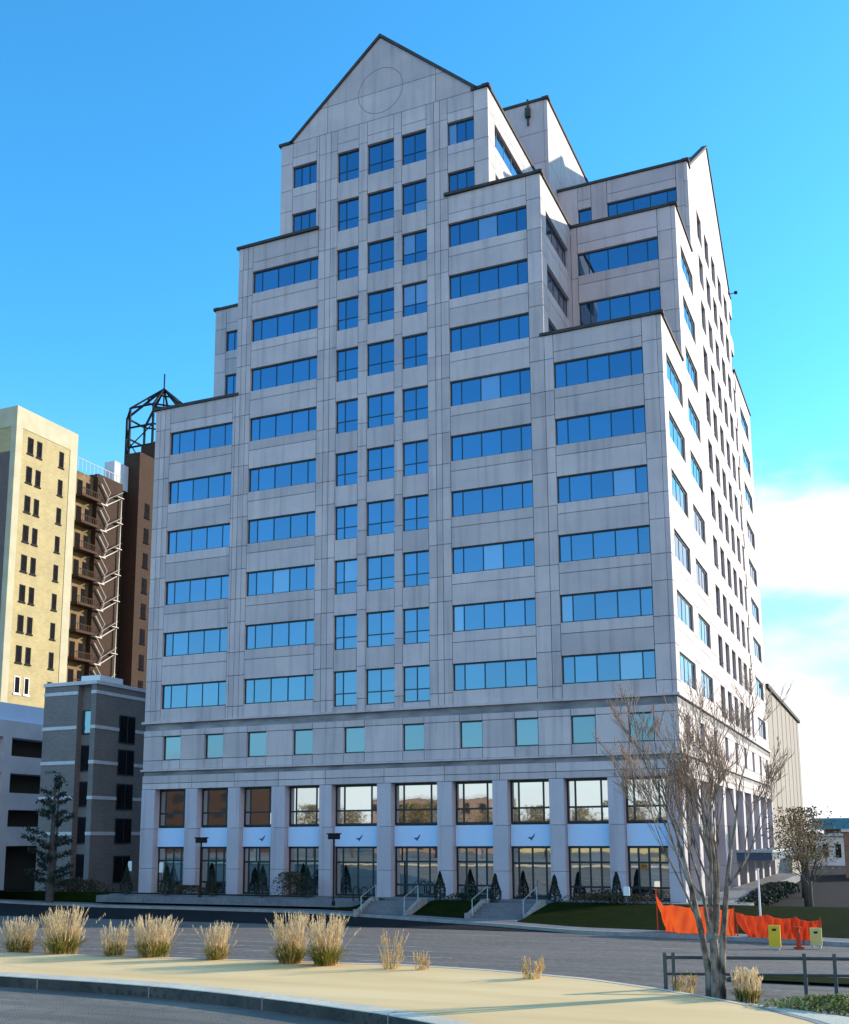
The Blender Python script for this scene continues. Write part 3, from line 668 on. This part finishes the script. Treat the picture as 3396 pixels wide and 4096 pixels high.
# ornamental grass clumps ------------------------------------------
def grass_clump(loc, h, r, n, label, seed, green=.3, thin=False):
    t = empty('grass_clump', loc); tag(t, label, 'ornamental grass', 'dry ornamental grass clumps along the pavement'); rr = random.Random(seed)
    st, lv, pl_ = MB(), MB(), MB()
    for i in range(n):
        a = rr.uniform(0, 6.28); b0 = r * .5 * math.sqrt(rr.random()); lean = abs(rr.gauss(0, .17)) + .02; hh = h * (rr.uniform(.55, 1.12) if rr.random() < .8 else rr.uniform(.3, .6)); ww = rr.uniform(.004, .008)
        a2 = a + rr.gauss(0, .5); px, py = b0 * math.cos(a), b0 * math.sin(a); side = Vector((math.cos(rr.uniform(0, 6.28)), math.sin(rr.uniform(0, 6.28)), 0)) * ww
        pts = []
        for k in range(5):
            u = k / 4; d = lean * hh * u ** 1.6; pts.append(Vector((px + d * math.cos(a2), py + d * math.sin(a2), hh * u * (1 - .12 * lean * u))))
        for k in range(4):
            s0 = side * (1 - .15 * k); s1 = side * (1 - .15 * (k + 1)); st.quad(pts[k] - s0, pts[k] + s0, pts[k + 1] + s1, pts[k + 1] - s1)
        for k in range(7):      # feathery seed head along the top fifth
            u = .8 + .2 * k / 6; q = pts[3].lerp(pts[4], (u - .75) / .25); e = Vector((rr.gauss(0, .3), rr.gauss(0, .3), 1)).normalized() * .05; s2 = Vector((rr.uniform(-1, 1), rr.uniform(-1, 1), 0)) * .012
            (st if thin else pl_).quad(q - e, q + s2, q + e, q - s2)
    for i in range(int(n * (2.8 if not thin else .4))):
        a = rr.uniform(0, 6.28); hh = h * rr.uniform(.25, .58); lean = rr.uniform(.1, .95); px, py = r * .4 * rr.random() * math.cos(a), r * .4 * rr.random() * math.sin(a); s_ = Vector((-math.sin(a), math.cos(a), 0)) * .012
        pts = [Vector((px + lean * hh * u ** 1.5 * math.cos(a), py + lean * hh * u ** 1.5 * math.sin(a), hh * (u - .35 * lean * u ** 3))) for u in (0, .33, .66, 1)]
        mb_ = lv if rr.random() < green else st
        for k in range(3): mb_.quad(pts[k] - s_, pts[k] + s_, pts[k + 1] + s_ * .5, pts[k + 1] - s_ * .5)
    st.build('stems', M['blade_tan'], t); lv.build('leaves', M['blade_green'], t)
    if not thin: pl_.build('seed_heads', M['blade_pale'], t)
    return t
for i, (x, y, h, r, n, gr, lb) in enumerate([
    (-10.75, -41.1, 1.0, .75, 320, .5, 'thick clump of dry tan grass, half cut by the left edge'),
    (-9.3, -41.0, 1.3, .8, 420, .5, 'tall thick tan grass clump, second from the left edge'),
    (-10.05, -40.7, 1.1, .35, 60, .1, 'thin wisps of dry grass between the two leftmost thick clumps'),
    (-7.6, -41.0, .95, .6, 150, .15, 'pale spreading dry grass clump left of a greener one'),
    (-6.5, -40.8, 1.1, .85, 420, .45, 'wide yellow-green grass clump, third thick one from the left'),
    (-4.55, -40.8, .98, .55, 240, .3, 'lone upright tan grass clump in the gap before the tall pair'),
    (-2.35, -40.9, 1.28, .6, 340, .35, 'left clump of the tall pair of feathery grasses'),
    (-1.35, -40.95, 1.28, .62, 380, .4, 'right clump of the tall pair of feathery grasses'),
    (.45, -41.1, .98, .45, 70, .1, 'sparse clump with a few tall pale plumes, right of the tall pair'),
    (1.2, -41.0, .48, .35, 50, .1, 'short wispy dry clump beside the sparse plumed one'),
    (4.05, -41.6, .55, .4, 90, .1, 'small thin dry grass tuft alone in front of the parking lot'),
    (8.65, -42.7, .62, .5, 220, .4, 'bushy tan and green clump just right of the bare tree trunk'),
    (7.35, -42.1, .4, .5, 90, .1, 'low dry tuft between the steel railing posts and the tree')]):
    grass_clump((x, y, 1.5), h * .93, r * .92, int(n * .72), lb, 100 + i, min(.9, gr + .35), n < 100)
shrub((10.9, -43.7, 1.5), 2.1, .42, .34, 3600, 'low yellow-green hedge along the pavement right of the tree', 9, mt='hedge', cat='hedge', name='hedge', leafs=.045)

# ------------------------------------------------------------------ street furniture
def plaza_lamp(loc, h, label):
    t = empty('plaza_lamp', loc); tag(t, label, 'lamp post', 'plaza lamp posts')
    b = MB(); b.tube([(0, 0, 0), (0, 0, h)], .06, 8); b.tube([(0, 0, 0), (0, 0, .25)], .12, 8); b.build('pole', M['iron'], t)
    b = MB(); b.box(-.28, .28, -.28, .28, h, h + .3); b.box(-.34, .34, -.34, .34, h + .3, h + .38); b.build('lamp_head', M['iron'], t)
plaza_lamp((-31.6, -2.9, .6), 3.7, 'black lamp post with box head in front of the third bay of the tower')
plaza_lamp((-20.6, -4.6, .5), 4.0, 'black lamp post with box head left of the left entrance steps')
t = empty('street_lamp', (-45.3, -1.5, .2)); tag(t, 'tall thin street lamp with a side arm before the grey brick stair tower', 'street lamp')
b = MB(); b.tube([(0, 0, 0), (0, 0, 9.3)], [.1, .06], 8); b.build('pole', M['steel'], t)
b = MB(); b.tube([(0, 0, 9.2), (-.6, 0, 9.35)], .04, 6); b.build('arm', M['steel'], t)
b = MB(); b.box(-1.35, -.5, -.14, .14, 9.25, 9.42); b.build('lamp_head', M['steel'], t)
def pole(loc, h, r, m, label):
    b = MB(); b.tube([(0, 0, 0), (0, 0, h * .5), (0, 0, h)], [r, r * .85, r * .7], 8); b.tube([(0, 0, 0), (0, 0, .06)], r * 2.2, 8); b.tube([(0, 0, h), (0, 0, h + .05)], r * 1.2, 8)
    o_ = b.build('pole', M[m]); o_.location = loc; tag(o_, label, 'pole')
pole((5.45, -12.2, .15), 2.9, .055, 'white', 'slender white pole behind the orange barrier, left of the first yellow board')
pole((6.2, -31.0, .95), 2.6, .035, 'galv', 'thin grey pole seen just right of the bare tree trunk')
def wsign(loc, label, w=.32, h=.7, z=1.5):
    t = empty('white_sign', loc); tag(t, label, 'sign', 'small white signs by the tower')
    b = MB(); b.tube([(0, .03, 0), (0, .03, z)], .03, 6); b.build('post', M['steel'], t)
    b = MB(); b.prism([(-w / 2, z), (w / 2, z), (w / 2, z + h * .85), (w / 2 - .05, z + h), (-w / 2 + .05, z + h), (-w / 2, z + h * .85)], -.03, .03, lambda u, v_, d: (u, d, v_)); b.build('board', M['white'], t)
wsign((-39.9, .2, .8), 'small white sign by the left corner of the tower')
wsign((-35.4, -2.1, .8), 'small white sign beside the second cone-shaped evergreen')
wsign((-2.75, -3.2, .8), 'small white sign on the right lawn near the tower corner', .35, .5, .5)
t = empty('bicycle_rack', (-19.6, -3.9, .75)); tag(t, 'dark hooped bicycle rack beside the left entrance steps', 'bicycle rack')
for k in range(3):
    b = MB(); b.tube([(k * .55, 0, 0), (k * .55, 0, .7), (k * .55 + .12, .0, .85), (k * .55 + .3, 0, .85), (k * .55 + .42, 0, .7), (k * .55 + .42, 0, 0)], .035, 6); b.build('hoop', M['iron'], t)
# yellow boards
def board(loc, m, label, w, h):
    t = empty('marker_board', loc); tag(t, label, 'board', 'yellow marker boards in the street')
    b = MB(); b.prism([(-w / 2, .1), (w / 2, .1), (w / 2, h), (-w / 2, h)], -.06, .06, lambda u, v_, d: (u, d, v_)); b.build('panel', M[m], t)
    b = MB()
    for s in (-1, 1): b.box(s * w * .32 - .04, s * w * .32 + .04, -.15, .15, 0, .12)
    b.build('foot', M['galv'], t)
    b = MB(); b.prism([(-.06, h - .2), (.06, h - .2), (.08, h - .12), (-.08, h - .12)], -.072, -.062, lambda u, v_, d: (u, d, v_)); b.build('mark', M['iron'], t)
board((7.0, -21.6, .43), 'yellow', 'bright yellow board standing in front of the orange barrier', .42, .88)
board((8.35, -20.2, .4), 'lime', 'faded pale yellow board at the right end of the orange barrier', .42, .74)
pole((7.75, -20.6, .4), .75, .09, 'orange_dk', 'short orange marker post between the two yellow boards')
# orange barrier: draped mesh fabric on posts
def drape(name, P_, hs, m, label, folds, seed):
    t = empty(name, (P_[0][0], P_[0][1], .1)); tag(t, label, 'barrier', 'orange construction barriers'); rr = random.Random(seed); b = MB(); n = 70; rows = 7
    X0, Y0 = P_[0]
    def pt(u):
        q = u * (len(P_) - 1); i = min(int(q), len(P_) - 2); w_ = q - i; return P_[i][0] + (P_[i + 1][0] - P_[i][0]) * w_ - X0, P_[i][1] + (P_[i + 1][1] - P_[i][1]) * w_ - Y0
    for side in (0,):
        base_ = len(b.v)
        for i in range(n + 1):
            u = i / n; x, y = pt(u); h = hs[0] + (hs[1] - hs[0]) * u - .10 * abs(math.sin(u * math.pi * (len(P_) - 1))) ; h += hs[2] * max(0, 1 - u * 7) ** 1.5
            lean = max(0, 1 - u * 5)
            for k in range(rows + 1):
                v_ = k / rows; w_ = .10 * math.sin(folds * u + 3 * v_ + seed) + .055 * math.sin(folds * 2.7 * u - 4 * v_)
                b.v.append((x - .7 * lean * (1 - v_) ** 2 * -1 + w_ * .3, y + w_ + side, v_ * h))
        for i in range(n):
            for k in range(rows):
                q = base_ + i * (rows + 1) + k; b.f.append((q, q + rows + 1, q + rows + 2, q + 1))
    b.build('fabric', M[m], t, True)
    for i in range(len(P_)):
        pb = MB(); x, y = P_[i][0] - X0, P_[i][1] - Y0; pb.tube([(x, y + .12, 0), (x, y + .12, (hs[0] + hs[2] if i == 0 else hs[0]) - .02)], .03, 6); pb.build('post', M['orange_dk'], t)
drape('safety_fence', [(.75, -12.3), (1.7, -13.3), (3.2, -14.0), (4.6, -14.7)], (1.4, 1.35, .65), 'orange', 'bright orange draped safety fence with a raised left end, beside the lawn', 22, 1)
drape('safety_fence', [(4.75, -14.9), (6.1, -15.6), (7.3, -16.2), (8.3, -16.8)], (1.2, 1.1, .0), 'orange_dk', 'darker red-orange barrier section right of the slender white pole', 60, 2)
# railing
t = empty('steel_railing', (7.0, -42.1, 1.3)); tag(t, 'low dark steel railing behind the tree and the hedge', 'railing')
RP = [(0, 0), (.16, .06), (2.6, .75), (3.15, .9), (5.4, 1.4)]
for x, y in RP:
    b = MB(); b.box(x - .035, x + .035, y - .035, y + .035, 0, 1.0); b.build('post', M['steel'], t)
for z in (.9, .58):
    b = MB()
    for (x, y), (x2, y2) in zip(RP, RP[1:]): b.tube([(x, y, z), (x2, y2, z)], .035 if z > .8 else .028, 6)
    b.build('rail', M['steel'], t)
# little upright marker far in the lot is left to the asphalt joints

# ------------------------------------------------------------------ neighbours
def pbox(name, m, parent, *a):
    b = MB(); b.box(*a); return b.build(name, m, parent)
# grey brick stair tower of the garage
st = empty('stair_tower', (0, 0, 0)); tag(st, 'grey brown brick stair tower with pale stone bands, beside the tower and the garage', 'building')
X0, X1, YA, YB = -54.1, -48.6, 6.0, 24.0; ZT = 17.3
b = MB(); sx0, sx1 = -50.5, -49.1
for x0_, x1_, y0_, y1_ in ((X0, sx0, YA, YB), (sx0, sx1, YA + .6, YB), (sx1, X1, YA, YB)): b.box(x0_, x1_, y0_, y1_, -.2, ZT)
b.build('wall', M['brick_grey'], st)
b = MB()
for z in (16.5, 13.6, 10.7, 7.8, 4.9):
    b.box(X0 - .05, sx0, YA - .05, YA, z, z + .28); b.box(sx1, X1 + .05, YA - .05, YA, z, z + .28); b.box(X1, X1 + .05, YA, YB, z, z + .28)
b.build('stone_band', M['stone_band'], st)
b = MB(); b.box(X0 - .1, X1 + .1, YA - .1, YB, ZT, ZT + .3); b.build('parapet', M['stone_band'], st)
b = MB(); b.box(-52, -50, 8, 11, ZT + .3, ZT + 1.1); b.box(-51, -49.2, 14, 19, ZT + .3, ZT + .6); b.build('roof_housing', M['white'], st)
for z0, z1, g_ in ((13.2, 15.2, 'glass_base'), (10.1, 12.3, 'winglass_dark'), (7.2, 9.3, 'winglass_dark'), (4.2, 6.4, 'winglass_dark'), (1.4, 3.4, 'winglass_dark')):
    b = MB(); b.box(sx0 + .12, sx1 - .12, YA + .5, YA + .58, z0, z1); fo = b.build('window', M['frame_shop'], st)
    b = MB(); b.quad((sx0 + .2, YA + .49, z0 + .1), (sx1 - .2, YA + .49, z0 + .1), (sx1 - .2, YA + .49, z1 - .1), (sx0 + .2, YA + .49, z1 - .1)); b.build('glass_pane', M[g_], fo)
for z0, z1 in ((12.6, 15.0), (9.9, 12.1), (7.0, 9.2), (4.2, 6.3), (1.0, 3.2)):
    for y0_ in (9.0, 15.5):
        b = MB(); b.box(X1, X1 + .06, y0_, y0_ + 2.1, z0, z1); b.box(X1, X1 + .08, y0_ + 1.0, y0_ + 1.1, z0, z1); fo = b.build('window', M['frame_shop'], st)
        b = MB(); b.quad((X1 + .07, y0_ + .1, z0 + .1), (X1 + .07, y0_ + 2.0, z0 + .1), (X1 + .07, y0_ + 2.0, z1 - .1), (X1 + .07, y0_ + .1, z1 - .1)); b.build('glass_pane', M['winglass_dark'], fo)
# parking garage
ga = empty('parking_garage', (0, 0, 0)); tag(ga, 'pale concrete multi-storey parking garage with dark open decks at the left edge', 'building')
gx = -63.5; b = MB()
for z0, z1 in ((13.95, 15.5), (10.65, 12.25), (7.3, 8.85), (4.0, 5.75)): b.box(gx - 14, gx, 2.0, 40, z0, z1)
b.build('deck', M['conc'], ga)
for y in (2.0, 11.2, 20.5, 30):
    b = MB(); b.box(gx - .8, gx + .02, y, y + 1.0, -.1, 13.95); b.build('column', M['conc'], ga)
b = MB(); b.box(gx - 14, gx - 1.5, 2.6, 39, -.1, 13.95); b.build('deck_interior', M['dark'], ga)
b = MB(); b.box(gx - 13, gx - .6, 4, 38, 15.5, 17.2); b.build('ramp_wall', M['panelw'], ga)
# buff high-rise
yb = empty('apartment_tower', (0, 0, 0)); tag(yb, 'tall buff brick high-rise with paired small windows, sunlit side facing right', 'building')
YX, ya, yc, yz = -85, 32.0, 42.8, 57.4
b = MB(); b.box(YX - 22, YX, ya, yc, -.2, yz); b.build('wall', M['yellow_brick'], yb)
b = MB(); b.box(YX - 22, YX - .8, ya - .09, ya - .002, -.2, yz - 5.5); b.build('side_wall', M['shaded_brick'], yb)  # added slab, its darker brick paints in the shade on this face
b = MB(); b.box(YX - 22.05, YX + .06, ya - .06, yc + .06, yz - 2.3, yz + .3); b.box(YX - .8, YX + .06, ya - .05, ya + 1.0, 0, yz - 2.3); b.box(YX - .8, YX + .06, yc - 1.3, yc + .06, 0, yz - 2.3); b.build('stone_trim', M['buff_stone'], yb)
for k in range(13):
    z = 52.2 - k * 3.78
    if z < 1: break
    for y0_, w_ in ((34.0, .95), (35.6, .85), (39.6, .8)):
        b = MB(); b.box(YX, YX + .05, y0_, y0_ + w_, z, z + 2.1); b.box(YX, YX + .12, y0_ - .1, y0_ + w_ + .1, z - .18, z); fo = b.build('window', M['white' if (k == 8 and y0_ < 37) else 'iron'], yb)
        b = MB(); b.quad((YX + .055, y0_ + .1, z + .1), (YX + .055, y0_ + w_ - .1, z + .1), (YX + .055, y0_ + w_ - .1, z + 2.0), (YX + .055, y0_ + .1, z + 2.0)); b.build('glass_pane', M['winglass_dark'], fo)
# brown brick block with fire escapes
bb = empty('brick_building', (0, 0, 0)); tag(bb, 'dark brown brick high-rise with fire stairs and a steel frame on its roof', 'building')
BX = -92
b = MB(); b.box(BX - 20, BX, 50.0, 54.3, -.2, 56.3); b.build('wall', M['tan'], bb)
b = MB(); b.box(BX - 20, BX + .8, 54.3, 59.8, -.2, 56.8); b.box(BX - 20, BX - 1.0, 59.8, 64, -.2, 56.0); b.box(BX - 1.5, BX + 1.5, 62.6, 84, -.2, 62.8); b.box(BX - 1.5, BX + 1.2, 66.5, 84, 62.8, 65.5); b.build('wall', M['brick_brown'], bb)
b = MB(); b.box(BX - 2.4, BX - .5, 59.3, 62.5, 56.6, 60.6); b.build('roof_housing', M['conc'], bb)
rl = MB()
for k in range(12): rl.tube([(BX + .7, 50.2 + k * .82, 56.3), (BX + .7, 50.2 + k * .82, 57.9)], .04, 4)
rl.tube([(BX + .7, 50.2, 57.9), (BX + .7, 59.4, 57.9)], .05, 4); rl.build('roof_railing', M['paleiron'], bb)
for k in range(14):
    z = 52.3 - k * 3.9
    if z < 1: break
    b = MB(); b.box(BX, BX + 1.6, 50.3, 54.0, z, z + .35); b.box(BX + 1.5, BX + 1.56, 50.3, 54.0, z + 1.15, z + 1.25)
    for k2 in range(11): b.box(BX + 1.5, BX + 1.56, 50.3 + k2 * .36, 50.38 + k2 * .36, z + .35, z + 1.2)
    b.build('balcony', M['rust'], bb)
    b = MB(); b.box(BX, BX + .06, 51.0, 52.0, z + .6, z + 2.8); b.box(BX, BX + .06, 52.8, 53.6, z + .6, z + 2.8); b.build('window', M['winglass_dark'], bb)
    b = MB(); x = BX + 1.1; b.tube([(x, 54.7, z + 3.0), (x, 56.4, z + 1.2), (x, 55.7, z), (x, 59.2, z + 2.1), (x, 59.2, z - 1.8)], .13, 5); b.tube([(x + .3, 54.7, z + 3.9), (x + .3, 56.4, z + 2.1), (x + .3, 55.7, z + .9), (x + .3, 59.2, z + 3.0)], .05, 4)
    b.box(x - .2, x + .35, 54.5, 55.9, z - .1, z + .05); b.box(x - .2, x + .35, 58.0, 59.4, z + 2.0, z + 2.12); b.build('fire_stair', M['paleiron'], bb)
    for y0_ in (64.2, 67.4, 70.5):
        b = MB(); b.box(BX + 1.5, BX + 1.56, y0_, y0_ + 1.1, z + .6, z + 2.8); b.box(BX + 1.5, BX + 1.62, y0_ - .1, y0_ + 1.2, z + .4, z + .6); b.build('window', M['winglass_dark'], bb)
    b = MB(); b.box(BX - 1.0, BX - .94, 60.6, 61.7, z + .6, z + 2.8); b.box(BX - 1, BX - .9, 60.5, 61.8, z + .4, z + .6); b.build('window', M['iron'], bb)
fr = MB(); cx_, cy_, R0, z0_, z1_ = -94, 72.4, 5.9, 65.4, 72.4
ring_ = [(cx_ + R0 * math.cos(math.pi / 8 + i * math.pi / 4), cy_ + R0 * math.sin(math.pi / 8 + i * math.pi / 4)) for i in range(8)]
for i in range(8):
    p, q = ring_[i], ring_[(i + 1) % 8]; fr.tube([(*p, z0_ - 3), (*p, z1_)], .2, 4); fr.tube([(*p, z1_), (cx_, cy_, 77.4)], .2, 4)
    for z in (z0_ + .4, z0_ + 3.7, z1_): fr.tube([(*p, z), (*q, z)], .17, 4)
    fr.tube([(*p, z0_ + .4), (*q, z0_ + 3.7)], .1, 4)
    a_ = (p[0] + (cx_ - p[0]) * .55, p[1] + (cy_ - p[1]) * .55, z1_ + 5 * .55); c_ = (q[0] + (cx_ - q[0]) * .55, q[1] + (cy_ - q[1]) * .55, z1_ + 5 * .55); fr.tube([a_, c_], .14, 4)
fr.tube([(cx_, cy_, z0_), (cx_, cy_, 80.0)], .12, 4)
fr.build('roof_frame', M['iron'], bb)
# annex behind the tower
ax = empty('annex_building', (0, 0, 0)); tag(ax, 'plain beige slab building attached behind the right side of the tower', 'building')
pbox('wall', M['annex'], ax, -24, 0.02, RL, 90, -.2, 19.6); pbox('coping', M['coping'], ax, -24, .3, RL + .02, 90.3, 19.6, 20.0)
b = MB()
for k in range(7): b.box(.02, .06, RL + 5.2 * k + 4.9, RL + 5.2 * k + 5.0, .3, 19.6)
b.build('panel_joint', M['joint'], ax)
# far low buildings on the right
lb_ = empty('low_building', (0, 0, 0)); tag(lb_, 'far low brick building with a broad teal roof at the right edge', 'building')
pbox('wall', M['brick_red'], lb_, -1, 34, 150, 175, -.2, 5.6); pbox('roof', M['teal'], lb_, -3, 35, 148.6, 177, 5.6, 7.6)
for k in range(9): pbox('window', M['iron'], lb_, 1 + k * 2.6, 2.3 + k * 2.6, 149.92, 150, 1.4, 3.8)
lw = empty('low_building', (0, 0, 0)); tag(lw, 'small white building with pale roof line left of the far brick one', 'building')
pbox('wall', M['white'], lw, -6, 4.4, 112, 124, -.2, 4.4); pbox('roof', M['stone_band'], lw, -6.4, 4.8, 111.5, 124.5, 4.4, 4.8)
for k in range(3): pbox('window', M['iron'], lw, -1 + k * 1.8, -.2 + k * 1.8, 111.93, 112, 1.2, 3.2)
lr = empty('brick_house', (0, 0, 0)); tag(lr, 'brown brick building with stone window trim cut by the right edge', 'building')
pbox('wall', M['brick_red'], lr, 6.0, 16, 62, 74, -.2, 4.9); pbox('cornice', M['stone_band'], lr, 5.8, 16.2, 61.8, 74.2, 4.9, 5.2)
for k in range(4):
    for z in (.9, 3.0): pbox('window', M['iron'], lr, 6.6 + k * 1.9, 7.5 + k * 1.9, 61.93, 62, z, z + 1.4)

# buildings across the street behind the camera, met only in the shopfront reflections
def across(x0, x1, y, h, m, label, n, fl_):
    t = empty('street_building', (0, 0, 0)); tag(t, label, 'building', 'buildings across the street')
    pbox('wall', M[m], t, x0, x1, y - 14, y, 0, h); pbox('cornice', M['stone_band'], t, x0 - .3, x1 + .3, y - 14, y + .4, h, h + .6)
    w_ = (x1 - x0) / n; b = MB()
    for i in range(n):
        for k in range(fl_): b.box(x0 + w_ * (i + .28), x0 + w_ * (i + .72), y, y + .08, 2.2 + k * 3.6, 4.2 + k * 3.6)
    b.build('windows', M['iron'], t)
across(-210, -127, -150, 17, 'brick_brown', 'long dark brick block across the street, reflected in the storefronts', 14, 6)
across(-92, -66, -146, 12.5, 'brick_red', 'red brick block across the street, reflected in the storefronts', 7, 3)
across(-62, -30, -152, 8.0, 'yellow_brick', 'low buff brick block across the street, reflected in the storefronts', 8, 2)
across(-26, 10, -148, 10.5, 'buff_stone', 'long pale building across the street, reflected in the storefronts', 9, 2)
t0 = bare_tree((-52, -88, 1.3), 9, 71, 'tan-leaved street tree across the road, seen only in the storefront glass', leafy=2600, group='street trees across the road')
for x, y, rz, s in ((-60, -96, 1, 1.), (-44, -86, 2, .8), (-38, -94, 3, .9), (-30, -86, 4, .8), (-23, -92, 5, .95), (-69, -90, .5, .85), (-77, -95, 2.5, 1.)):
    c_ = copy_tree(t0); c_.location = (x, y, 1.3); c_.rotation_euler = (0, 0, rz); c_.scale = (s, s, s)

# ------------------------------------------------------------------ sky, sun, camera
TH, EL = R(44), R(17)
sund = Vector((math.cos(TH) * math.cos(EL), math.sin(TH) * math.cos(EL), math.sin(EL)))
wd = bpy.data.worlds.new('World'); SC.world = wd; wd.use_nodes = True; nt = wd.node_tree; nt.nodes.clear(); N, L = nt.nodes.new, nt.links.new
out = N('ShaderNodeOutputWorld'); bg = N('ShaderNodeBackground'); sky = N('ShaderNodeTexSky'); sky.sky_type = 'NISHITA'; sky.sun_disc = False
sky.sun_elevation = EL; sky.sun_rotation = math.pi / 2 - TH; sky.air_density = 1.0; sky.dust_density = .4; sky.ozone_density = 1.6; sky.altitude = 0
tc = N('ShaderNodeTexCoord'); sp = N('ShaderNodeSeparateXYZ'); L(tc.outputs['Generated'], sp.inputs[0])
hs = N('ShaderNodeHueSaturation'); hs.inputs['Saturation'].default_value = 1.25; hs.inputs['Value'].default_value = 1.0; L(sky.outputs[0], hs.inputs['Color'])
tn = N('ShaderNodeVectorMath'); tn.operation = 'MULTIPLY'; tn.inputs[1].default_value = (.65, 1.44, 1.60); L(hs.outputs[0], tn.inputs[0])
# clouds: low bank towards +y / +x, wisps above
mp = N('ShaderNodeMapping'); mp.inputs['Scale'].default_value = (3, 3, 7.5); L(tc.outputs['Generated'], mp.inputs[0])
n1 = N('ShaderNodeTexNoise'); n1.inputs['Scale'].default_value = 1.6; n1.inputs['Detail'].default_value = 9; n1.inputs['Roughness'].default_value = .55; L(mp.outputs[0], n1.inputs['Vector'])
def math_(op, a, b_=None, c_=None):
    m_ = N('ShaderNodeMath'); m_.operation = op
    for i, v_ in enumerate((a, b_, c_)):
        if v_ is None: continue
        if isinstance(v_, (int, float)): m_.inputs[i].default_value = v_
        else: L(v_, m_.inputs[i])
    return m_.outputs[0]
def rng_(src, a, b_, c_, d):
    m_ = N('ShaderNodeMapRange'); m_.interpolation_type = 'SMOOTHSTEP'; L(src, m_.inputs[0])
    for i, v_ in zip((1, 2, 3, 4), (a, b_, c_, d)): m_.inputs[i].default_value = v_
    return m_.outputs[0]
low = rng_(sp.outputs[2], .22, .36, 1, 0)         # elevation mask
side = rng_(sp.outputs[0], -.26, -.08, 0, 1)      # towards the right of the view
front_ = rng_(sp.outputs[1], .0, .25, 0, 1)
gap = math_('MULTIPLY', rng_(sp.outputs[2], .19, .225, 1, 0), rng_(sp.outputs[2], .10, .15, 0, 1))
msk = math_('MULTIPLY', math_('MULTIPLY', math_('MULTIPLY', low, side), front_), math_('SUBTRACT', 1, math_('MULTIPLY', gap, .45)))
thr = math_('MULTIPLY_ADD', msk, .38, math_('MULTIPLY', n1.outputs[0], 1.0))
c1 = math_('MULTIPLY', rng_(thr, .62, .90, 0, 1), rng_(msk, .0, .3, .0, 1.))
# unseen cloud behind right of the viewer, added to whiten the shaded front
qd = math_('MULTIPLY', math_('MULTIPLY', rng_(sp.outputs[0], .05, .35, 0, 1), rng_(sp.outputs[1], -.0, -.25, 0, 1)), rng_(sp.outputs[2], .75, .95, 1, 0))
c2 = math_('MULTIPLY', qd, rng_(n1.outputs[0], .36, .50, 0, 1))
c3_ = math_('MULTIPLY', rng_(sp.outputs[2], .05, .085, 1, 0), math_('MULTIPLY', rng_(sp.outputs[1], -.3, -.5, 0, 1), rng_(n1.outputs[0], .30, .45, .25, .9)))
cl = math_('MAXIMUM', math_('MAXIMUM', c1, c2), c3_)
hz = N('ShaderNodeMixRGB'); L(rng_(sp.outputs[2], -.02, .42, .6, 0), hz.inputs[0]); L(tn.outputs[0], hz.inputs[1]); hz.inputs[2].default_value = (2.9, 3.9, 4.3, 1)
mx = N('ShaderNodeMixRGB'); L(cl, mx.inputs[0]); L(hz.outputs[0], mx.inputs[1]); mx.inputs[2].default_value = (4.6, 4.8, 5.2, 1)
L(mx.outputs[0], bg.inputs['Color']); bg.inputs['Strength'].default_value = .13; L(bg.outputs[0], out.inputs[0])
ld = bpy.data.lights.new('sun', 'SUN'); ld.energy = 3.2; ld.angle = R(.5); ld.color = (1, .87, .67)
lo = bpy.data.objects.new('sun', ld); COL.objects.link(lo); lo.rotation_euler = sund.to_track_quat('Z', 'Y').to_euler()

cd = bpy.data.cameras.new('camera'); cam = bpy.data.objects.new('camera', cd); COL.objects.link(cam); SC.camera = cam
pi_, ya_, ro_ = (0.166228, 0.407858, -0.005621)
fw = Vector((-math.sin(ya_) * math.cos(pi_), math.cos(ya_) * math.cos(pi_), math.sin(pi_))); rt = Vector((math.cos(ya_), math.sin(ya_), 0)); up = rt.cross(fw)
r2 = rt * math.cos(ro_) + up * math.sin(ro_); u2 = -rt * math.sin(ro_) + up * math.cos(ro_)
mw = Matrix((r2, u2, -fw)).transposed().to_4x4(); mw.translation = (11.4817, -64.563, 4.6158); cam.matrix_world = mw
cd.sensor_fit = 'HORIZONTAL'; cd.sensor_width = 36; cd.lens = 2213.551 / 1741 * 36; cd.shift_y = (1344.918 - 1050) / 1741; cd.clip_end = 3000; cd.clip_start = .1
SC.view_settings.view_transform = 'Standard'; SC.view_settings.look = 'None'; SC.view_settings.gamma = 1; SC.view_settings.exposure = 1.0
SC.render.resolution_x = 849; SC.render.resolution_y = 1024
